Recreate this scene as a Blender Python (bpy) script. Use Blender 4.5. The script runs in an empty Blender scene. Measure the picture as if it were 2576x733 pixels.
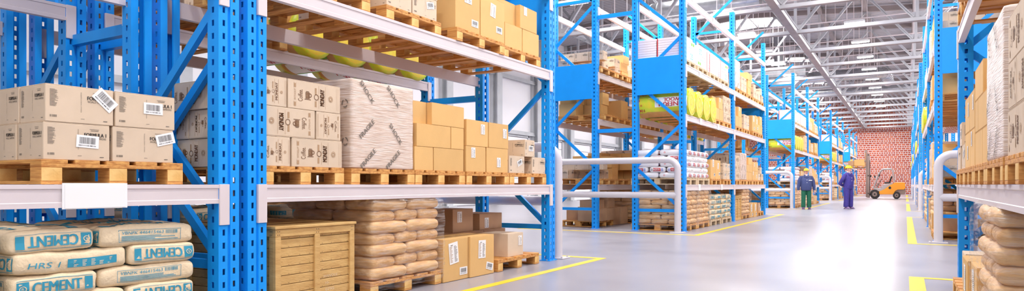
import bpy, bmesh, math, random
from mathutils import Vector, Matrix, noise
R = random.Random(7)
PI = math.pi
C = bpy.context.scene.collection

# ------------------------------------------------------------------ camera
F, VPX, HZ, CAMH = 1670.0, 2278.0, 465.0, 0.95
W, H = 2576.0, 733.0
yaw = math.atan((VPX - W / 2) / F)
cd = bpy.data.cameras.new('camera'); cam = bpy.data.objects.new('camera', cd); C.objects.link(cam)
cam.location = (0, 0, CAMH); cam.rotation_euler = (PI / 2, 0, yaw)
cd.sensor_fit = 'HORIZONTAL'; cd.sensor_width = 36.0; cd.lens = 36.0 * F / W
cd.shift_y = (HZ - H / 2) / W; cd.clip_start = 0.05; cd.clip_end = 300
bpy.context.scene.camera = cam

# ------------------------------------------------------------------ light, exposure
sc = bpy.context.scene
sc.view_settings.view_transform = 'Standard'; sc.view_settings.look = 'None'
sc.view_settings.gamma = 1.0; sc.view_settings.use_curve_mapping = False
sc.view_settings.exposure = 0.68
wd = bpy.data.worlds.new('sky'); sc.world = wd; wd.use_nodes = True
wd.node_tree.nodes['Background'].inputs[0].default_value = (0.93, 0.95, 1.0, 1)
wd.node_tree.nodes['Background'].inputs[1].default_value = .1
sc.cycles.max_bounces = 7; sc.cycles.diffuse_bounces = 4; sc.cycles.glossy_bounces = 3
sc.cycles.transparent_max_bounces = 10; sc.cycles.use_adaptive_sampling = True; sc.cycles.adaptive_threshold = .025; sc.cycles.sample_clamp_indirect = 4.0
LAMP_W = 98.0; SKY_W = 120.0; REAR_FILL_W = 300.0; RIGHT_KEY_W = 395.0

def area(name, loc, sx, sy, w, rot=(0, 0, 0), col=(1, .98, .97)):
    d = bpy.data.lights.new(name, 'AREA'); d.shape = 'RECTANGLE'; d.size = sx; d.size_y = sy; d.energy = w; d.color = col
    o = bpy.data.objects.new(name, d); o.location = loc; o.rotation_euler = rot; C.objects.link(o); return o
# added fill light high behind the viewer, aimed down the aisle; no door there
area('door_daylight', (-1.8, -8.5, 7.6), 9.0, 3.0, REAR_FILL_W, (math.radians(68), 0, math.radians(-2)), (1, .99, .98))
# added key lights high along the right wall, which has no windows
for i in range(5):
    area('clerestory_daylight', (2.85, 2.0 + 15.5 * i, 7.5), 1.6, 14.0, RIGHT_KEY_W, (0, math.radians(-48), 0) if False else (0, math.radians(52), 0), (1, .985, .97))
for yy in (12.8, 24.8, 36.8, 48.8, 60.8):
    area('skylight_daylight', (-6.9, yy, 9.35), 2.6, 2.8, SKY_W)
for yy in (14.0, 30.0, 46.0):
    area('wall_window_daylight', (-12.5, yy + 4, 8.0), 2.0, 10.0, 40.0, (0, math.radians(35), 0))  # added fill lights inside the hall to brighten the left wall, no windows

# ------------------------------------------------------------------ materials
def lin(r, g, b):
    return tuple(((c / 255 + .055) / 1.055) ** 2.4 if c / 255 > .04045 else c / 255 / 12.92 for c in (r, g, b))
def mat(name, rgb, rough=.6, metal=0.0, var=0.0, scale=8.0, bump=0.0, bscale=40.0, stretch=(1, 1, 1), spec=.5, obj=0.0, dark=None, det=4.0, emit=0.0):
    m = bpy.data.materials.new(name); m.use_nodes = True; nt = m.node_tree; N = nt.nodes; L = nt.links
    b = N['Principled BSDF']; c = lin(*rgb)
    b.inputs['Base Color'].default_value = (*c, 1); b.inputs['Roughness'].default_value = rough; b.inputs['Metallic'].default_value = metal
    b.inputs['Specular IOR Level'].default_value = spec
    if emit:
        b.inputs['Emission Color'].default_value = (*c, 1); b.inputs['Emission Strength'].default_value = emit
    if var or bump or obj:
        tc = N.new('ShaderNodeTexCoord'); mp = N.new('ShaderNodeMapping'); mp.inputs['Scale'].default_value = stretch
        L.new(tc.outputs['Object'], mp.inputs[0])
        src = None
        if var:
            n = N.new('ShaderNodeTexNoise'); n.inputs['Scale'].default_value = scale; n.inputs['Detail'].default_value = det; L.new(mp.outputs[0], n.inputs[0])
            mx = N.new('ShaderNodeMix'); mx.data_type = 'RGBA'
            dk = lin(*dark) if dark else tuple(x * (1 - var) for x in c)
            mx.inputs[6].default_value = (*dk, 1); mx.inputs[7].default_value = (*c, 1)
            rp = N.new('ShaderNodeMapRange'); rp.inputs[1].default_value = .35; rp.inputs[2].default_value = .62
            L.new(n.outputs[0], rp.inputs[0]); L.new(rp.outputs[0], mx.inputs[0]); src = mx.outputs[2]
        if obj:
            oi = N.new('ShaderNodeObjectInfo'); hs = N.new('ShaderNodeHueSaturation')
            mr = N.new('ShaderNodeMapRange'); mr.inputs[3].default_value = 1 - obj; mr.inputs[4].default_value = 1 + obj * .4
            L.new(oi.outputs['Random'], mr.inputs[0]); L.new(mr.outputs[0], hs.inputs['Value'])
            if src: L.new(src, hs.inputs['Color'])
            else: hs.inputs['Color'].default_value = (*c, 1)
            src = hs.outputs[0]
        if src: L.new(src, b.inputs['Base Color'])
        if bump:
            n2 = N.new('ShaderNodeTexNoise'); n2.inputs['Scale'].default_value = bscale; n2.inputs['Detail'].default_value = 3; L.new(mp.outputs[0], n2.inputs[0])
            bp = N.new('ShaderNodeBump'); bp.inputs['Strength'].default_value = bump; bp.inputs['Distance'].default_value = .01
            L.new(n2.outputs[0], bp.inputs['Height']); L.new(bp.outputs[0], b.inputs['Normal'])
    return m
M = {}
M['blue'] = mat('blue_paint', (20, 156, 250), .4, var=.06, scale=3, spec=.32)
M['beam'] = mat('beam_paint', (222, 210, 212), .42, var=.05, scale=2, bump=.04, bscale=20)
M['plate'] = mat('white_plate', (246, 245, 246), .4)
M['guard'] = mat('guard_paint', (208, 202, 207), .3)
M['kraft'] = mat('kraft_card', (228, 182, 116), .75, var=.05, scale=5, obj=.08, bump=.05, bscale=60)
M['brown'] = mat('brown_card', (198, 158, 122), .75, var=.08, scale=6, obj=.1, bump=.12, bscale=7)
M['pale'] = mat('pale_card', (221, 198, 172), .75, var=.06, scale=7, obj=.05, bump=.12, bscale=9)
M['tape'] = mat('packing_tape', (205, 165, 105), .25)
M['ink'] = mat('black_ink', (40, 36, 34), .6)
M['inkb'] = mat('brown_ink', (120, 84, 56), .7)
M['inkl'] = mat('pale_brown_ink', (178, 144, 110), .7)
M['inkg'] = mat('grey_ink', (120, 110, 100), .7)
M['paper'] = mat('sticker_paper', (244, 243, 242), .5)
M['wood'] = mat('pallet_wood', (226, 166, 92), .65, var=.25, scale=5, stretch=(1, 6, 14), obj=.08, dark=(190, 124, 60), bump=.2, bscale=12)
M['woodx'] = mat('pallet_wood_long', (224, 168, 100), .65, var=.25, scale=5, stretch=(1, 9, 14), obj=.08, dark=(190, 130, 68), bump=.2, bscale=12)
M['endgrain'] = mat('wood_end_grain', (240, 200, 128), .7, var=.3, scale=7, stretch=(1, 1, 1), dark=(222, 170, 94), bump=.3, bscale=30)
M['paleW'] = mat('pale_pallet_wood', (222, 200, 168), .65, var=.2, scale=5, stretch=(1, 9, 14), dark=(196, 168, 130), bump=.2, bscale=12)
M['crate'] = mat('crate_wood', (216, 176, 112), .6, var=.4, scale=3, stretch=(2, 2, 8), dark=(200, 156, 94), bump=.3, bscale=12)
M['nail'] = mat('nail', (70, 55, 42), .5)
M['cement'] = mat('cement_paper', (230, 208, 174), .75, var=.06, scale=6, bump=.9, bscale=26)
M['teal'] = mat('teal_ink', (48, 148, 178), .65)
M['white'] = mat('white_plastic', (240, 238, 240), .5, var=.04, scale=6, bump=.4, bscale=12)
M['red'] = mat('red_ink', (205, 50, 52), .5)
M['reds'] = mat('soft_red_ink', (226, 96, 96), .5)
M['lav'] = mat('lavender_ink', (176, 180, 222), .5)
M['sack'] = mat('jute_sack', (230, 190, 140), .6, var=.25, scale=3, stretch=(2, 4, 8), dark=(206, 158, 104), bump=1.0, bscale=4)
M['lime'] = mat('lime_wrap', (204, 224, 46), .3, var=.2, scale=9, dark=(236, 214, 60), bump=.3, bscale=14)
M['woolw'] = mat('wool_wrap', (222, 168, 92), .35, var=.25, scale=12, dark=(210, 154, 82), bump=.3, bscale=18)
M['disc'] = mat('wool_end', (240, 224, 60), .5, var=.3, scale=7, dark=(244, 200, 60), bump=.5, bscale=14)
M['green'] = mat('green_ink', (110, 190, 40), .5)
M['cyan'] = mat('cyan_ink', (72, 192, 232), .5)
M['board'] = mat('foam_board', (240, 230, 234), .6)
M['boardg'] = mat('foam_gap', (206, 176, 180), .7)
M['steel'] = mat('truss_steel', (190, 190, 196), .42, metal=.15, var=.12, scale=1.5)
M['rafter'] = mat('rafter_steel', (150, 138, 138), .6, var=.2, scale=1.2)
M['cond'] = mat('conduit', (226, 214, 218), .4)
M['galv'] = mat('galvanised_duct', (190, 192, 196), .28, metal=.85, var=.2, scale=4, bump=.15, bscale=6)
M['lampw'] = mat('lamp_face', (255, 255, 255), .4, emit=9.0)
M['sky'] = mat('skylight_glass', (255, 255, 255), .3, emit=3.5)
M['yellow'] = mat('floor_paint', (242, 206, 40), .5, var=.06, scale=6)
M['dark'] = mat('dark_rubber', (52, 48, 50), .8, var=.1)
M['orange'] = mat('orange_paint', (246, 160, 36), .35)
M['fgrey'] = mat('fork_grey', (176, 168, 170), .4)
M['fdark'] = mat('fork_dark', (150, 130, 124), .45)
M['black'] = mat('black_plastic', (38, 36, 38), .5)
M['skin'] = mat('skin', (226, 170, 150), .55)
M['helmet'] = mat('helmet_yellow', (246, 206, 24), .3)
M['jacket'] = mat('blue_grey_cloth', (62, 72, 118), .8, var=.15, scale=20, bump=.3, bscale=14)
M['trous'] = mat('green_cloth', (20, 96, 70), .8, var=.15, scale=18, bump=.3, bscale=14)
M['violet'] = mat('violet_cloth', (66, 56, 142), .8, var=.15, scale=20, bump=.3, bscale=14)
M['shoe'] = mat('purple_shoe', (92, 64, 110), .5)
M['shoe2'] = mat('mauve_shoe', (128, 104, 146), .5)
M['hair'] = mat('grey_hair', (150, 110, 96), .8)
M['shirt'] = mat('shirt_cloth', (214, 200, 206), .8)

def film_mat():
    m = bpy.data.materials.new('stretch_film'); m.use_nodes = True; nt = m.node_tree; N = nt.nodes; L = nt.links
    N.remove(N['Principled BSDF']); out = N['Material Output']
    t = N.new('ShaderNodeBsdfTransparent'); g = N.new('ShaderNodeBsdfGlossy'); d = N.new('ShaderNodeBsdfDiffuse')
    g.inputs['Roughness'].default_value = .22; d.inputs['Color'].default_value = (.86, .80, .78, 1)
    m1 = N.new('ShaderNodeMixShader'); m1.inputs[0].default_value = .35; L.new(d.outputs[0], m1.inputs[1]); L.new(g.outputs[0], m1.inputs[2])
    m2 = N.new('ShaderNodeMixShader'); L.new(t.outputs[0], m2.inputs[1]); L.new(m1.outputs[0], m2.inputs[2])
    tc = N.new('ShaderNodeTexCoord'); mp = N.new('ShaderNodeMapping'); mp.inputs['Scale'].default_value = (3, 3, 26); L.new(tc.outputs['Object'], mp.inputs[0])
    n = N.new('ShaderNodeTexNoise'); n.inputs['Scale'].default_value = 2.2; n.inputs['Detail'].default_value = 4; L.new(mp.outputs[0], n.inputs[0])
    mr = N.new('ShaderNodeMapRange'); mr.inputs[1].default_value = .45; mr.inputs[2].default_value = .7; mr.inputs[3].default_value = .03; mr.inputs[4].default_value = .32
    L.new(n.outputs[0], mr.inputs[0]); L.new(mr.outputs[0], m2.inputs[0])
    bp = N.new('ShaderNodeBump'); bp.inputs['Strength'].default_value = .5; bp.inputs['Distance'].default_value = .01; L.new(n.outputs[0], bp.inputs['Height'])
    L.new(bp.outputs[0], g.inputs['Normal']); L.new(bp.outputs[0], d.inputs['Normal'])
    L.new(m2.outputs[0], out.inputs[0]); return m
M['film'] = film_mat()

def wrap_mat():   # carton stack tightly wound in many turns of stretch film: fine horizontal ridges
    m = bpy.data.materials.new('wound_film'); m.use_nodes = True; nt = m.node_tree; N = nt.nodes; L = nt.links; b = N['Principled BSDF']
    b.inputs['Roughness'].default_value = .35
    tc = N.new('ShaderNodeTexCoord'); mp = N.new('ShaderNodeMapping'); mp.inputs['Scale'].default_value = (3.0, 3.0, 85); L.new(tc.outputs['Object'], mp.inputs[0])
    n = N.new('ShaderNodeTexNoise'); n.inputs['Scale'].default_value = 2.0; n.inputs['Detail'].default_value = 5; n.inputs['Distortion'].default_value = .1; L.new(mp.outputs[0], n.inputs[0])
    cr = N.new('ShaderNodeValToRGB'); e = cr.color_ramp.elements
    e[0].position = .3; e[0].color = (*lin(188, 158, 140), 1); e[1].position = .72; e[1].color = (*lin(240, 228, 222), 1)
    k = e.new(.48); k.color = (*lin(222, 198, 180), 1)
    L.new(n.outputs[0], cr.inputs[0]); L.new(cr.outputs[0], b.inputs['Base Color'])
    bp = N.new('ShaderNodeBump'); bp.inputs['Strength'].default_value = .6; bp.inputs['Distance'].default_value = .008
    L.new(n.outputs[0], bp.inputs['Height']); L.new(bp.outputs[0], b.inputs['Normal']); return m
M['wound'] = wrap_mat()

def floor_mat():
    m = bpy.data.materials.new('polished_concrete'); m.use_nodes = True; nt = m.node_tree; N = nt.nodes; L = nt.links; b = N['Principled BSDF']
    tc = N.new('ShaderNodeTexCoord')
    n = N.new('ShaderNodeTexNoise'); n.inputs['Scale'].default_value = .9; n.inputs['Detail'].default_value = 9; n.inputs['Roughness'].default_value = .62; L.new(tc.outputs['Object'], n.inputs[0])
    cr = N.new('ShaderNodeValToRGB'); e = cr.color_ramp.elements; e[0].position = .25; e[0].color = (*lin(148, 146, 155), 1); e[1].position = .7; e[1].color = (*lin(166, 163, 171), 1)
    L.new(n.outputs[0], cr.inputs[0]); L.new(cr.outputs[0], b.inputs['Base Color'])
    mr = N.new('ShaderNodeMapRange'); mr.inputs[3].default_value = .24; mr.inputs[4].default_value = .36; L.new(n.outputs[0], mr.inputs[0]); L.new(mr.outputs[0], b.inputs['Roughness'])
    b.inputs['Specular IOR Level'].default_value = .6; return m
M['floor'] = floor_mat()

def brick_mat():
    m = bpy.data.materials.new('old_brick'); m.use_nodes = True; nt = m.node_tree; N = nt.nodes; L = nt.links; b = N['Principled BSDF']
    b.inputs['Roughness'].default_value = .85
    tc = N.new('ShaderNodeTexCoord'); mp = N.new('ShaderNodeMapping'); mp.inputs['Rotation'].default_value = (PI / 2, 0, 0); L.new(tc.outputs['Object'], mp.inputs[0])
    br = N.new('ShaderNodeTexBrick'); L.new(mp.outputs[0], br.inputs[0]); br.inputs['Scale'].default_value = 1.0
    br.inputs['Brick Width'].default_value = .34; br.inputs['Row Height'].default_value = .2; br.inputs['Mortar Size'].default_value = .03; br.inputs['Mortar Smooth'].default_value = .15
    br.inputs['Color1'].default_value = (*lin(164, 40, 16), 1); br.inputs['Color2'].default_value = (*lin(208, 92, 44), 1); br.inputs['Mortar'].default_value = (*lin(214, 203, 204), 1); br.inputs['Bias'].default_value = -.25
    br.offset_frequency = 2; br.squash = .62; br.squash_frequency = 3
    n = N.new('ShaderNodeTexNoise'); n.inputs['Scale'].default_value = 2.6; n.inputs['Detail'].default_value = 8; L.new(tc.outputs['Object'], n.inputs[0])
    mr = N.new('ShaderNodeMapRange'); mr.inputs[1].default_value = .1; mr.inputs[2].default_value = .75; mr.inputs[4].default_value = .22; L.new(n.outputs[0], mr.inputs[0])
    mx = N.new('ShaderNodeMix'); mx.data_type = 'RGBA'; L.new(mr.outputs[0], mx.inputs[0]); L.new(br.outputs[0], mx.inputs[6]); mx.inputs[7].default_value = (*lin(226, 176, 150), 1)
    L.new(mx.outputs[2], b.inputs['Base Color'])
    bp = N.new('ShaderNodeBump'); bp.inputs['Distance'].default_value = .02; bp.invert = True; L.new(br.outputs['Fac'], bp.inputs['Height']); L.new(bp.outputs[0], b.inputs['Normal'])
    return m
M['brick'] = brick_mat()

def ribbed(name, rgb, rgb2, per, axis, rough=.5, dist=.03):
    m = bpy.data.materials.new(name); m.use_nodes = True; nt = m.node_tree; N = nt.nodes; L = nt.links; b = N['Principled BSDF']; b.inputs['Roughness'].default_value = rough
    tc = N.new('ShaderNodeTexCoord'); w = N.new('ShaderNodeTexWave'); w.bands_direction = axis; w.inputs['Scale'].default_value = 1 / per / 3.18; L.new(tc.outputs['Object'], w.inputs[0])
    mx = N.new('ShaderNodeMix'); mx.data_type = 'RGBA'; mx.inputs[6].default_value = (*lin(*rgb2), 1); mx.inputs[7].default_value = (*lin(*rgb), 1); L.new(w.outputs[1], mx.inputs[0]); L.new(mx.outputs[2], b.inputs['Base Color'])
    bp = N.new('ShaderNodeBump'); bp.inputs['Distance'].default_value = dist; L.new(w.outputs[1], bp.inputs['Height']); L.new(bp.outputs[0], b.inputs['Normal']); return m
M['deck'] = ribbed('roof_decking', (206, 202, 208), (150, 146, 152), .24, 'Y')
M['panel'] = mat('white_wall_panel', (240, 238, 242), .6, var=.03, scale=.6)
M['colgrey'] = mat('grey_column', (196, 198, 202), .6, var=.12, scale=1.5)

# ------------------------------------------------------------------ mesh helpers
class MB:
    def __init__(s): s.v = []; s.f = []; s.m = []; s.mats = []
    def mi(s, k):
        if k not in s.mats: s.mats.append(k)
        return s.mats.index(k)
    def add(s, vs, fs, k, fn=None):
        b = len(s.v); s.v += [fn(*p) if fn else p for p in vs]; i = s.mi(k)
        for f in fs: s.f.append(tuple(b + q for q in f)); s.m.append(i)
    def box(s, x0, x1, y0, y1, z0, z1, k, c=0.0, fn=None):
        if c <= 0:
            vs = [(x, y, z) for x in (x0, x1) for y in (y0, y1) for z in (z0, z1)]
            fs = [(0, 1, 3, 2), (4, 6, 7, 5), (0, 4, 5, 1), (2, 3, 7, 6), (0, 2, 6, 4), (1, 5, 7, 3)]
        else:
            vs = []; ids = {}
            lo = (x0, y0, z0); hi = (x1, y1, z1)
            for cx_ in (0, 1):
                for cy_ in (0, 1):
                    for cz_ in (0, 1):
                        cc = (cx_, cy_, cz_)
                        for ax in range(3):
                            p = [hi[i] - c if cc[i] else lo[i] + c for i in range(3)]; p[ax] = hi[ax] if cc[ax] else lo[ax]
                            ids[(cc, ax)] = len(vs); vs.append(tuple(p))
            fs = []
            for ax in range(3):
                o = [i for i in range(3) if i != ax]
                for sd in (0, 1):
                    q = []
                    for a, b_ in ((0, 0), (1, 0), (1, 1), (0, 1)):
                        cc = [0, 0, 0]; cc[ax] = sd; cc[o[0]] = a; cc[o[1]] = b_; q.append(ids[(tuple(cc), ax)])
                    if (sd == 0) ^ (ax == 1): q.reverse()
                    fs.append(tuple(q))
            for ax in range(3):
                o = [i for i in range(3) if i != ax]
                for a in (0, 1):
                    for b_ in (0, 1):
                        c0 = [0, 0, 0]; c1 = [0, 0, 0]; c1[ax] = 1
                        for cc in (c0, c1): cc[o[0]] = a; cc[o[1]] = b_
                        q = [ids[(tuple(c0), o[0])], ids[(tuple(c1), o[0])], ids[(tuple(c1), o[1])], ids[(tuple(c0), o[1])]]
                        fs.append(tuple(q))
            for cx_ in (0, 1):
                for cy_ in (0, 1):
                    for cz_ in (0, 1):
                        fs.append(tuple(ids[((cx_, cy_, cz_), a)] for a in range(3)))
        s.add(vs, fs, k, fn)
    def prism(s, poly, p0, p1, up, k):   # extrude 2D poly (a,b) from p0 to p1; a along side, b along up
        p0 = Vector(p0); p1 = Vector(p1); d = (p1 - p0).normalized(); up = Vector(up); sd = d.cross(up).normalized(); up = sd.cross(d).normalized()
        vs = []
        for p in (p0, p1):
            for a, b in poly: vs.append(tuple(p + sd * a + up * b))
        n = len(poly); fs = [(i, (i + 1) % n, n + (i + 1) % n, n + i) for i in range(n)] + [tuple(range(n))[::-1], tuple(range(n, 2 * n))]
        s.add(vs, fs, k)
    def bar(s, p0, p1, w, h, k, up=(0, 0, 1)):
        s.prism([(-w / 2, -h / 2), (w / 2, -h / 2), (w / 2, h / 2), (-w / 2, h / 2)], p0, p1, up, k)
    def tube(s, pts, r, k, n=12, cap=True):
        pts = [Vector(p) for p in pts]; vs = []; fs = []; m = len(pts)
        rr = r if isinstance(r, (list, tuple)) else [r] * m
        ref = None
        for i, p in enumerate(pts):
            d = (pts[min(i + 1, m - 1)] - pts[max(i - 1, 0)]).normalized()
            if ref is None: ref = Vector((0, 0, 1)) if abs(d.z) < .9 else Vector((1, 0, 0))
            a = d.cross(ref)
            if a.length < 1e-4: a = d.cross(Vector((0, 1, 0)))
            a.normalize(); b = a.cross(d).normalized(); ref = b
            for j in range(n):
                t = 2 * PI * j / n; vs.append(tuple(p + (a * math.cos(t) + b * math.sin(t)) * rr[i]))
        for i in range(m - 1):
            for j in range(n): fs.append((i * n + j, i * n + (j + 1) % n, (i + 1) * n + (j + 1) % n, (i + 1) * n + j))
        if cap: fs += [tuple(range(n)), tuple(range((m - 1) * n, m * n))[::-1]]
        s.add(vs, fs, k)
    def mesh(s, name, smooth=False, angle=None):
        me = bpy.data.meshes.new(name); me.from_pydata(s.v, [], s.f)
        for k in s.mats: me.materials.append(M[k])
        me.polygons.foreach_set('material_index', s.m)
        bm = bmesh.new(); bm.from_mesh(me); bmesh.ops.recalc_face_normals(bm, faces=bm.faces)
        for f in bm.faces: f.smooth = smooth
        if smooth and angle:
            for e in bm.edges:
                if len(e.link_faces) == 2 and e.calc_face_angle(0) > angle: e.smooth = False
        bm.to_mesh(me); bm.free(); me.update(); return me
    def build(s, name, parent=None, smooth=False, angle=None, loc=None):
        o = bpy.data.objects.new(name, s.mesh(name, smooth, angle)); C.objects.link(o)
        if parent: o.parent = parent
        if loc: o.location = loc
        return o

_tx = {}
def text2d(s):
    if s not in _tx:
        cu = bpy.data.curves.new('t', 'FONT'); cu.body = s.lstrip('*'); cu.size = 1.0; cu.resolution_u = 3; cu.fill_mode = 'FRONT'; cu.offset = .0
        o = bpy.data.objects.new('t', cu); C.objects.link(o); dg = bpy.context.evaluated_depsgraph_get(); dg.update()
        me = o.evaluated_get(dg).to_mesh(); vs = [(v.co.x, v.co.y) for v in me.vertices]; fs = [tuple(p.vertices) for p in me.polygons]
        x0 = min(v[0] for v in vs); x1 = max(v[0] for v in vs); y0 = min(v[1] for v in vs); y1 = max(v[1] for v in vs)
        o.evaluated_get(dg).to_mesh_clear(); bpy.data.objects.remove(o); bpy.data.curves.remove(cu)
        _tx[s] = ([((x - x0) / (x1 - x0), (y - y0) / (y1 - y0)) for x, y in vs], fs)
    return _tx[s]
class Face:   # 2D drawing on a surface; P(x, y, lift) -> 3D
    def __init__(s, mb, P): s.mb = mb; s.P = P
    def _put(s, pts, fs, k, lift=.0012): s.mb.add([s.P(x, y, lift) for x, y in pts], fs, k)
    def text(s, t, x, y, w, h, k, rot=0, flip=False, lift=.0016, shear=0.0):
        vs, fs = text2d(t.lstrip('*'))
        if t.startswith('*'):
            e = .045 * (w if rot else h) / (h if rot else w)
            Face.text(s, t[1:], x - (0 if rot else e * w), y - (e * h if rot else 0), w, h, k, rot, flip, lift, shear); Face.text(s, t[1:], x + (0 if rot else e * w), y + (e * h if rot else 0), w, h, k, rot, flip, lift, shear)
        o = []
        for a, b in vs:
            if flip: a = 1 - a; b = 1 - b
            if rot == 90: px, py = x + (1 - b) * w, y + a * h
            elif rot == -90: px, py = x + b * w, y + (1 - a) * h
            else: px, py = x + a * w + shear * b * h, y + b * h
            o.append((px, py))
        s._put(o, fs, k, lift)
    def rect(s, x, y, w, h, k, nx=1, lift=.0012, ny=1):
        pts = [(x + w * i / nx, y + h * j / ny) for j in range(ny + 1) for i in range(nx + 1)]
        fs = [(j * (nx + 1) + i, j * (nx + 1) + i + 1, (j + 1) * (nx + 1) + i + 1, (j + 1) * (nx + 1) + i) for j in range(ny) for i in range(nx)]
        s._put(pts, fs, k, lift)
    def frame(s, x, y, w, h, t, k):
        s.rect(x, y, w, t, k, 8); s.rect(x, y + h - t, w, t, k, 8); s.rect(x, y, t, h, k); s.rect(x + w - t, y, t, h, k)
    def ring(s, x, y, r0, r1, k, n=20, ax=1.0, lift=.002):
        pts = []; fs = []
        for i in range(n):
            t = 2 * PI * i / n; pts += [(x + r0 * math.cos(t) * ax, y + r0 * math.sin(t)), (x + r1 * math.cos(t) * ax, y + r1 * math.sin(t))]
        for i in range(n): j = (i + 1) % n; fs.append((2 * i, 2 * i + 1, 2 * j + 1, 2 * j))
        s._put(pts, fs, k, lift)
    def poly(s, pts, k, lift=.0014): s._put(pts, [tuple(range(len(pts)))], k, lift)
    def lines(s, x, y, w, h, n, k, rr):
        for i in range(n):
            ww = w * (.55 + .45 * rr.random()); s.rect(x, y + h * i / n, ww, h / n * .45, k)
    def bars(s, x, y, w, h, n, k, rr):
        for i in range(n):
            bw = w / n; s.rect(x + bw * i, y, bw * rr.uniform(.25, .75), h, k)

# ------------------------------------------------------------------ registry, tagging
LABELS = {}
def tag(o, label, cat, group=None, kind=None):
    n = len(label.replace(',', ' ').split())
    if n > 16 or n < 4: print('LABELLEN', n, label)
    if label in LABELS: print('DUPLABEL', label)
    LABELS[label] = 1
    o['label'] = label; o['category'] = cat
    if group: o['group'] = group
    if kind: o['kind'] = kind
    return o
def empty(name, loc, rz=0.0):
    o = bpy.data.objects.new(name, None); C.objects.link(o); o.location = loc; o.rotation_euler = (0, 0, rz); o.empty_display_size = .1; return o
def inst(name, me, loc=(0, 0, 0), rz=0.0, parent=None, rot=None):
    o = bpy.data.objects.new(name, me); C.objects.link(o); o.location = loc; o.rotation_euler = rot or (0, 0, rz)
    if parent: o.parent = parent
    return o
def struct(o): o['kind'] = 'structure'; return o

# ------------------------------------------------------------------ the building
Y0, Y1, XL, XR, XM = -9.0, 76.0, -17.0, 3.0, -7.0
EAVE, RIDGE = 8.95, 9.65
m = MB(); m.box(XL - .3, XR + .3, Y0, Y1 + .3, -.25, 0, 'floor'); struct(m.build('floor'))
m = MB(); m.box(XL - .3, XR + .3, Y1, Y1 + .3, 0, RIDGE + .6, 'brick'); struct(m.build('wall_back'))
m = MB(); m.box(XR, XR + .2, Y0, Y1, 0, EAVE + .3, 'panel')
struct(m.build('wall_right'))
m = MB(); m.box(XL - .2, XL, Y0, Y1, 0, EAVE + .3, 'panel')
struct(m.build('wall_left'))
# skylight openings in the left roof slope: deck built around them
def roofz(x): return RIDGE - (RIDGE - EAVE) * abs(x - XM) / 10.0
m = MB()
sky = [(a, a + 3.0) for a in (-.5, 11.3, 23.3, 35.3, 47.3, 59.3)]
def slab(xa, xb, ya, yb):
    za, zb = roofz(xa), roofz(xb)
    vs = [(xa, ya, za), (xb, ya, zb), (xb, yb, zb), (xa, yb, za)]; vs += [(x, y, z + .12) for x, y, z in vs]
    m.add(vs, [(3, 2, 1, 0), (4, 5, 6, 7), (0, 1, 5, 4), (2, 3, 7, 6), (1, 2, 6, 5), (0, 4, 7, 3)], 'deck')
SX0, SX1 = -8.6, -7.0
slab(XL - .2, SX0, Y0, Y1); slab(XM + 1.5, XR + .2, Y0, Y1); 
yy = Y0
for a, b in sky:
    slab(SX0, XM, yy, a); slab(XM, XM + 1.5, yy, a); yy = b
slab(SX0, XM, yy, Y1); slab(XM, XM + 1.5, yy, Y1)
struct(m.build('ceiling'))
for i, (a, b) in enumerate(sky):
    m = MB()
    for xa, xb in ((SX0, XM), (XM, XM + 1.5)):
        za, zb = roofz(xa) + .1, roofz(xb) + .1
        m.add([(xa, a, za), (xb, a, zb), (xb, b, zb), (xa, b, za)] + [(xa, a, za + .03), (xb, a, zb + .03), (xb, b, zb + .03), (xa, b, za + .03)],
              [(3, 2, 1, 0), (4, 5, 6, 7), (0, 1, 5, 4), (2, 3, 7, 6), (1, 2, 6, 5), (0, 4, 7, 3)], 'sky')
    w_ = m.build('window_%d' % (i + 1)); struct(w_)
    m = MB()
    for xa in (SX0, XM, XM + 1.5): m.bar((xa, a, roofz(xa)), (xa, b, roofz(xa)), .06, .1, 'steel')
    for y_ in (a, b): m.bar((SX0, y_, roofz(SX0)), (XM, y_, RIDGE), .06, .1, 'steel'); m.bar((XM, y_, RIDGE), (XM + 1.5, y_, roofz(XM + 1.5)), .06, .1, 'steel')
    m.build('window_frame', w_)

# left wall columns, rails and doors
TY = [2.8 + 4 * k for k in range(-2, 19)]
for i, y in enumerate(TY):
    if y > 75 or y < 6: continue
    m = MB()
    m.box(XL, XL + .18, y - .22, y + .22, 0, EAVE, 'colgrey'); m.box(XL + .16, XL + .42, y - .05, y + .05, 0, EAVE, 'colgrey'); m.box(XL + .4, XL + .46, y - .22, y + .22, 0, EAVE, 'colgrey', .01)
    m.box(XL, XL + .6, y - .3, y + .3, 0, .04, 'colgrey')
    o = m.build('steel_column'); tag(o, 'grey steel column on the white wall, column %s from the brick wall' % ['first','second','third','fourth','fifth','sixth','seventh','eighth','ninth','tenth','eleventh','twelfth','thirteenth','fourteenth','fifteenth','sixteenth','seventeenth','eighteenth','nineteenth'][min(18, len(TY) - 1 - i)], 'column', 'columns along the white wall')
m = MB()
for z in (3.6, 6.3): m.bar((XL + .12, 6, z), (XL + .12, Y1, z), .2, .14, 'colgrey'); m.bar((XL + .24, 6, z - .09), (XL + .24, Y1, z - .09), .03, .06, 'colgrey')
struct(m.build('trim_1'))
for i, y in enumerate(TY[4:14]):
    m = MB(); ya, yb = y + .5, y + 3.3
    for k in range(8): m.box(XL + .02, XL + .07, ya, yb, .02 + k * .42, .42 + k * .42, 'panel', .012)
    o = struct(m.build('door_%d' % (i + 1)))
    m = MB()
    m.box(XL, XL + .14, ya - .09, ya, 0, 3.46, 'colgrey'); m.box(XL, XL + .14, yb, yb + .09, 0, 3.46, 'colgrey'); m.box(XL, XL + .14, ya - .09, yb + .09, 3.38, 3.5, 'colgrey'); m.build('door_frame', o)
    m = MB(); m.box(XL + .07, XL + .1, (ya + yb) / 2 - .1, (ya + yb) / 2 + .1, 1.0, 1.03, 'fdark'); m.build('door_handle', o)

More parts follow.
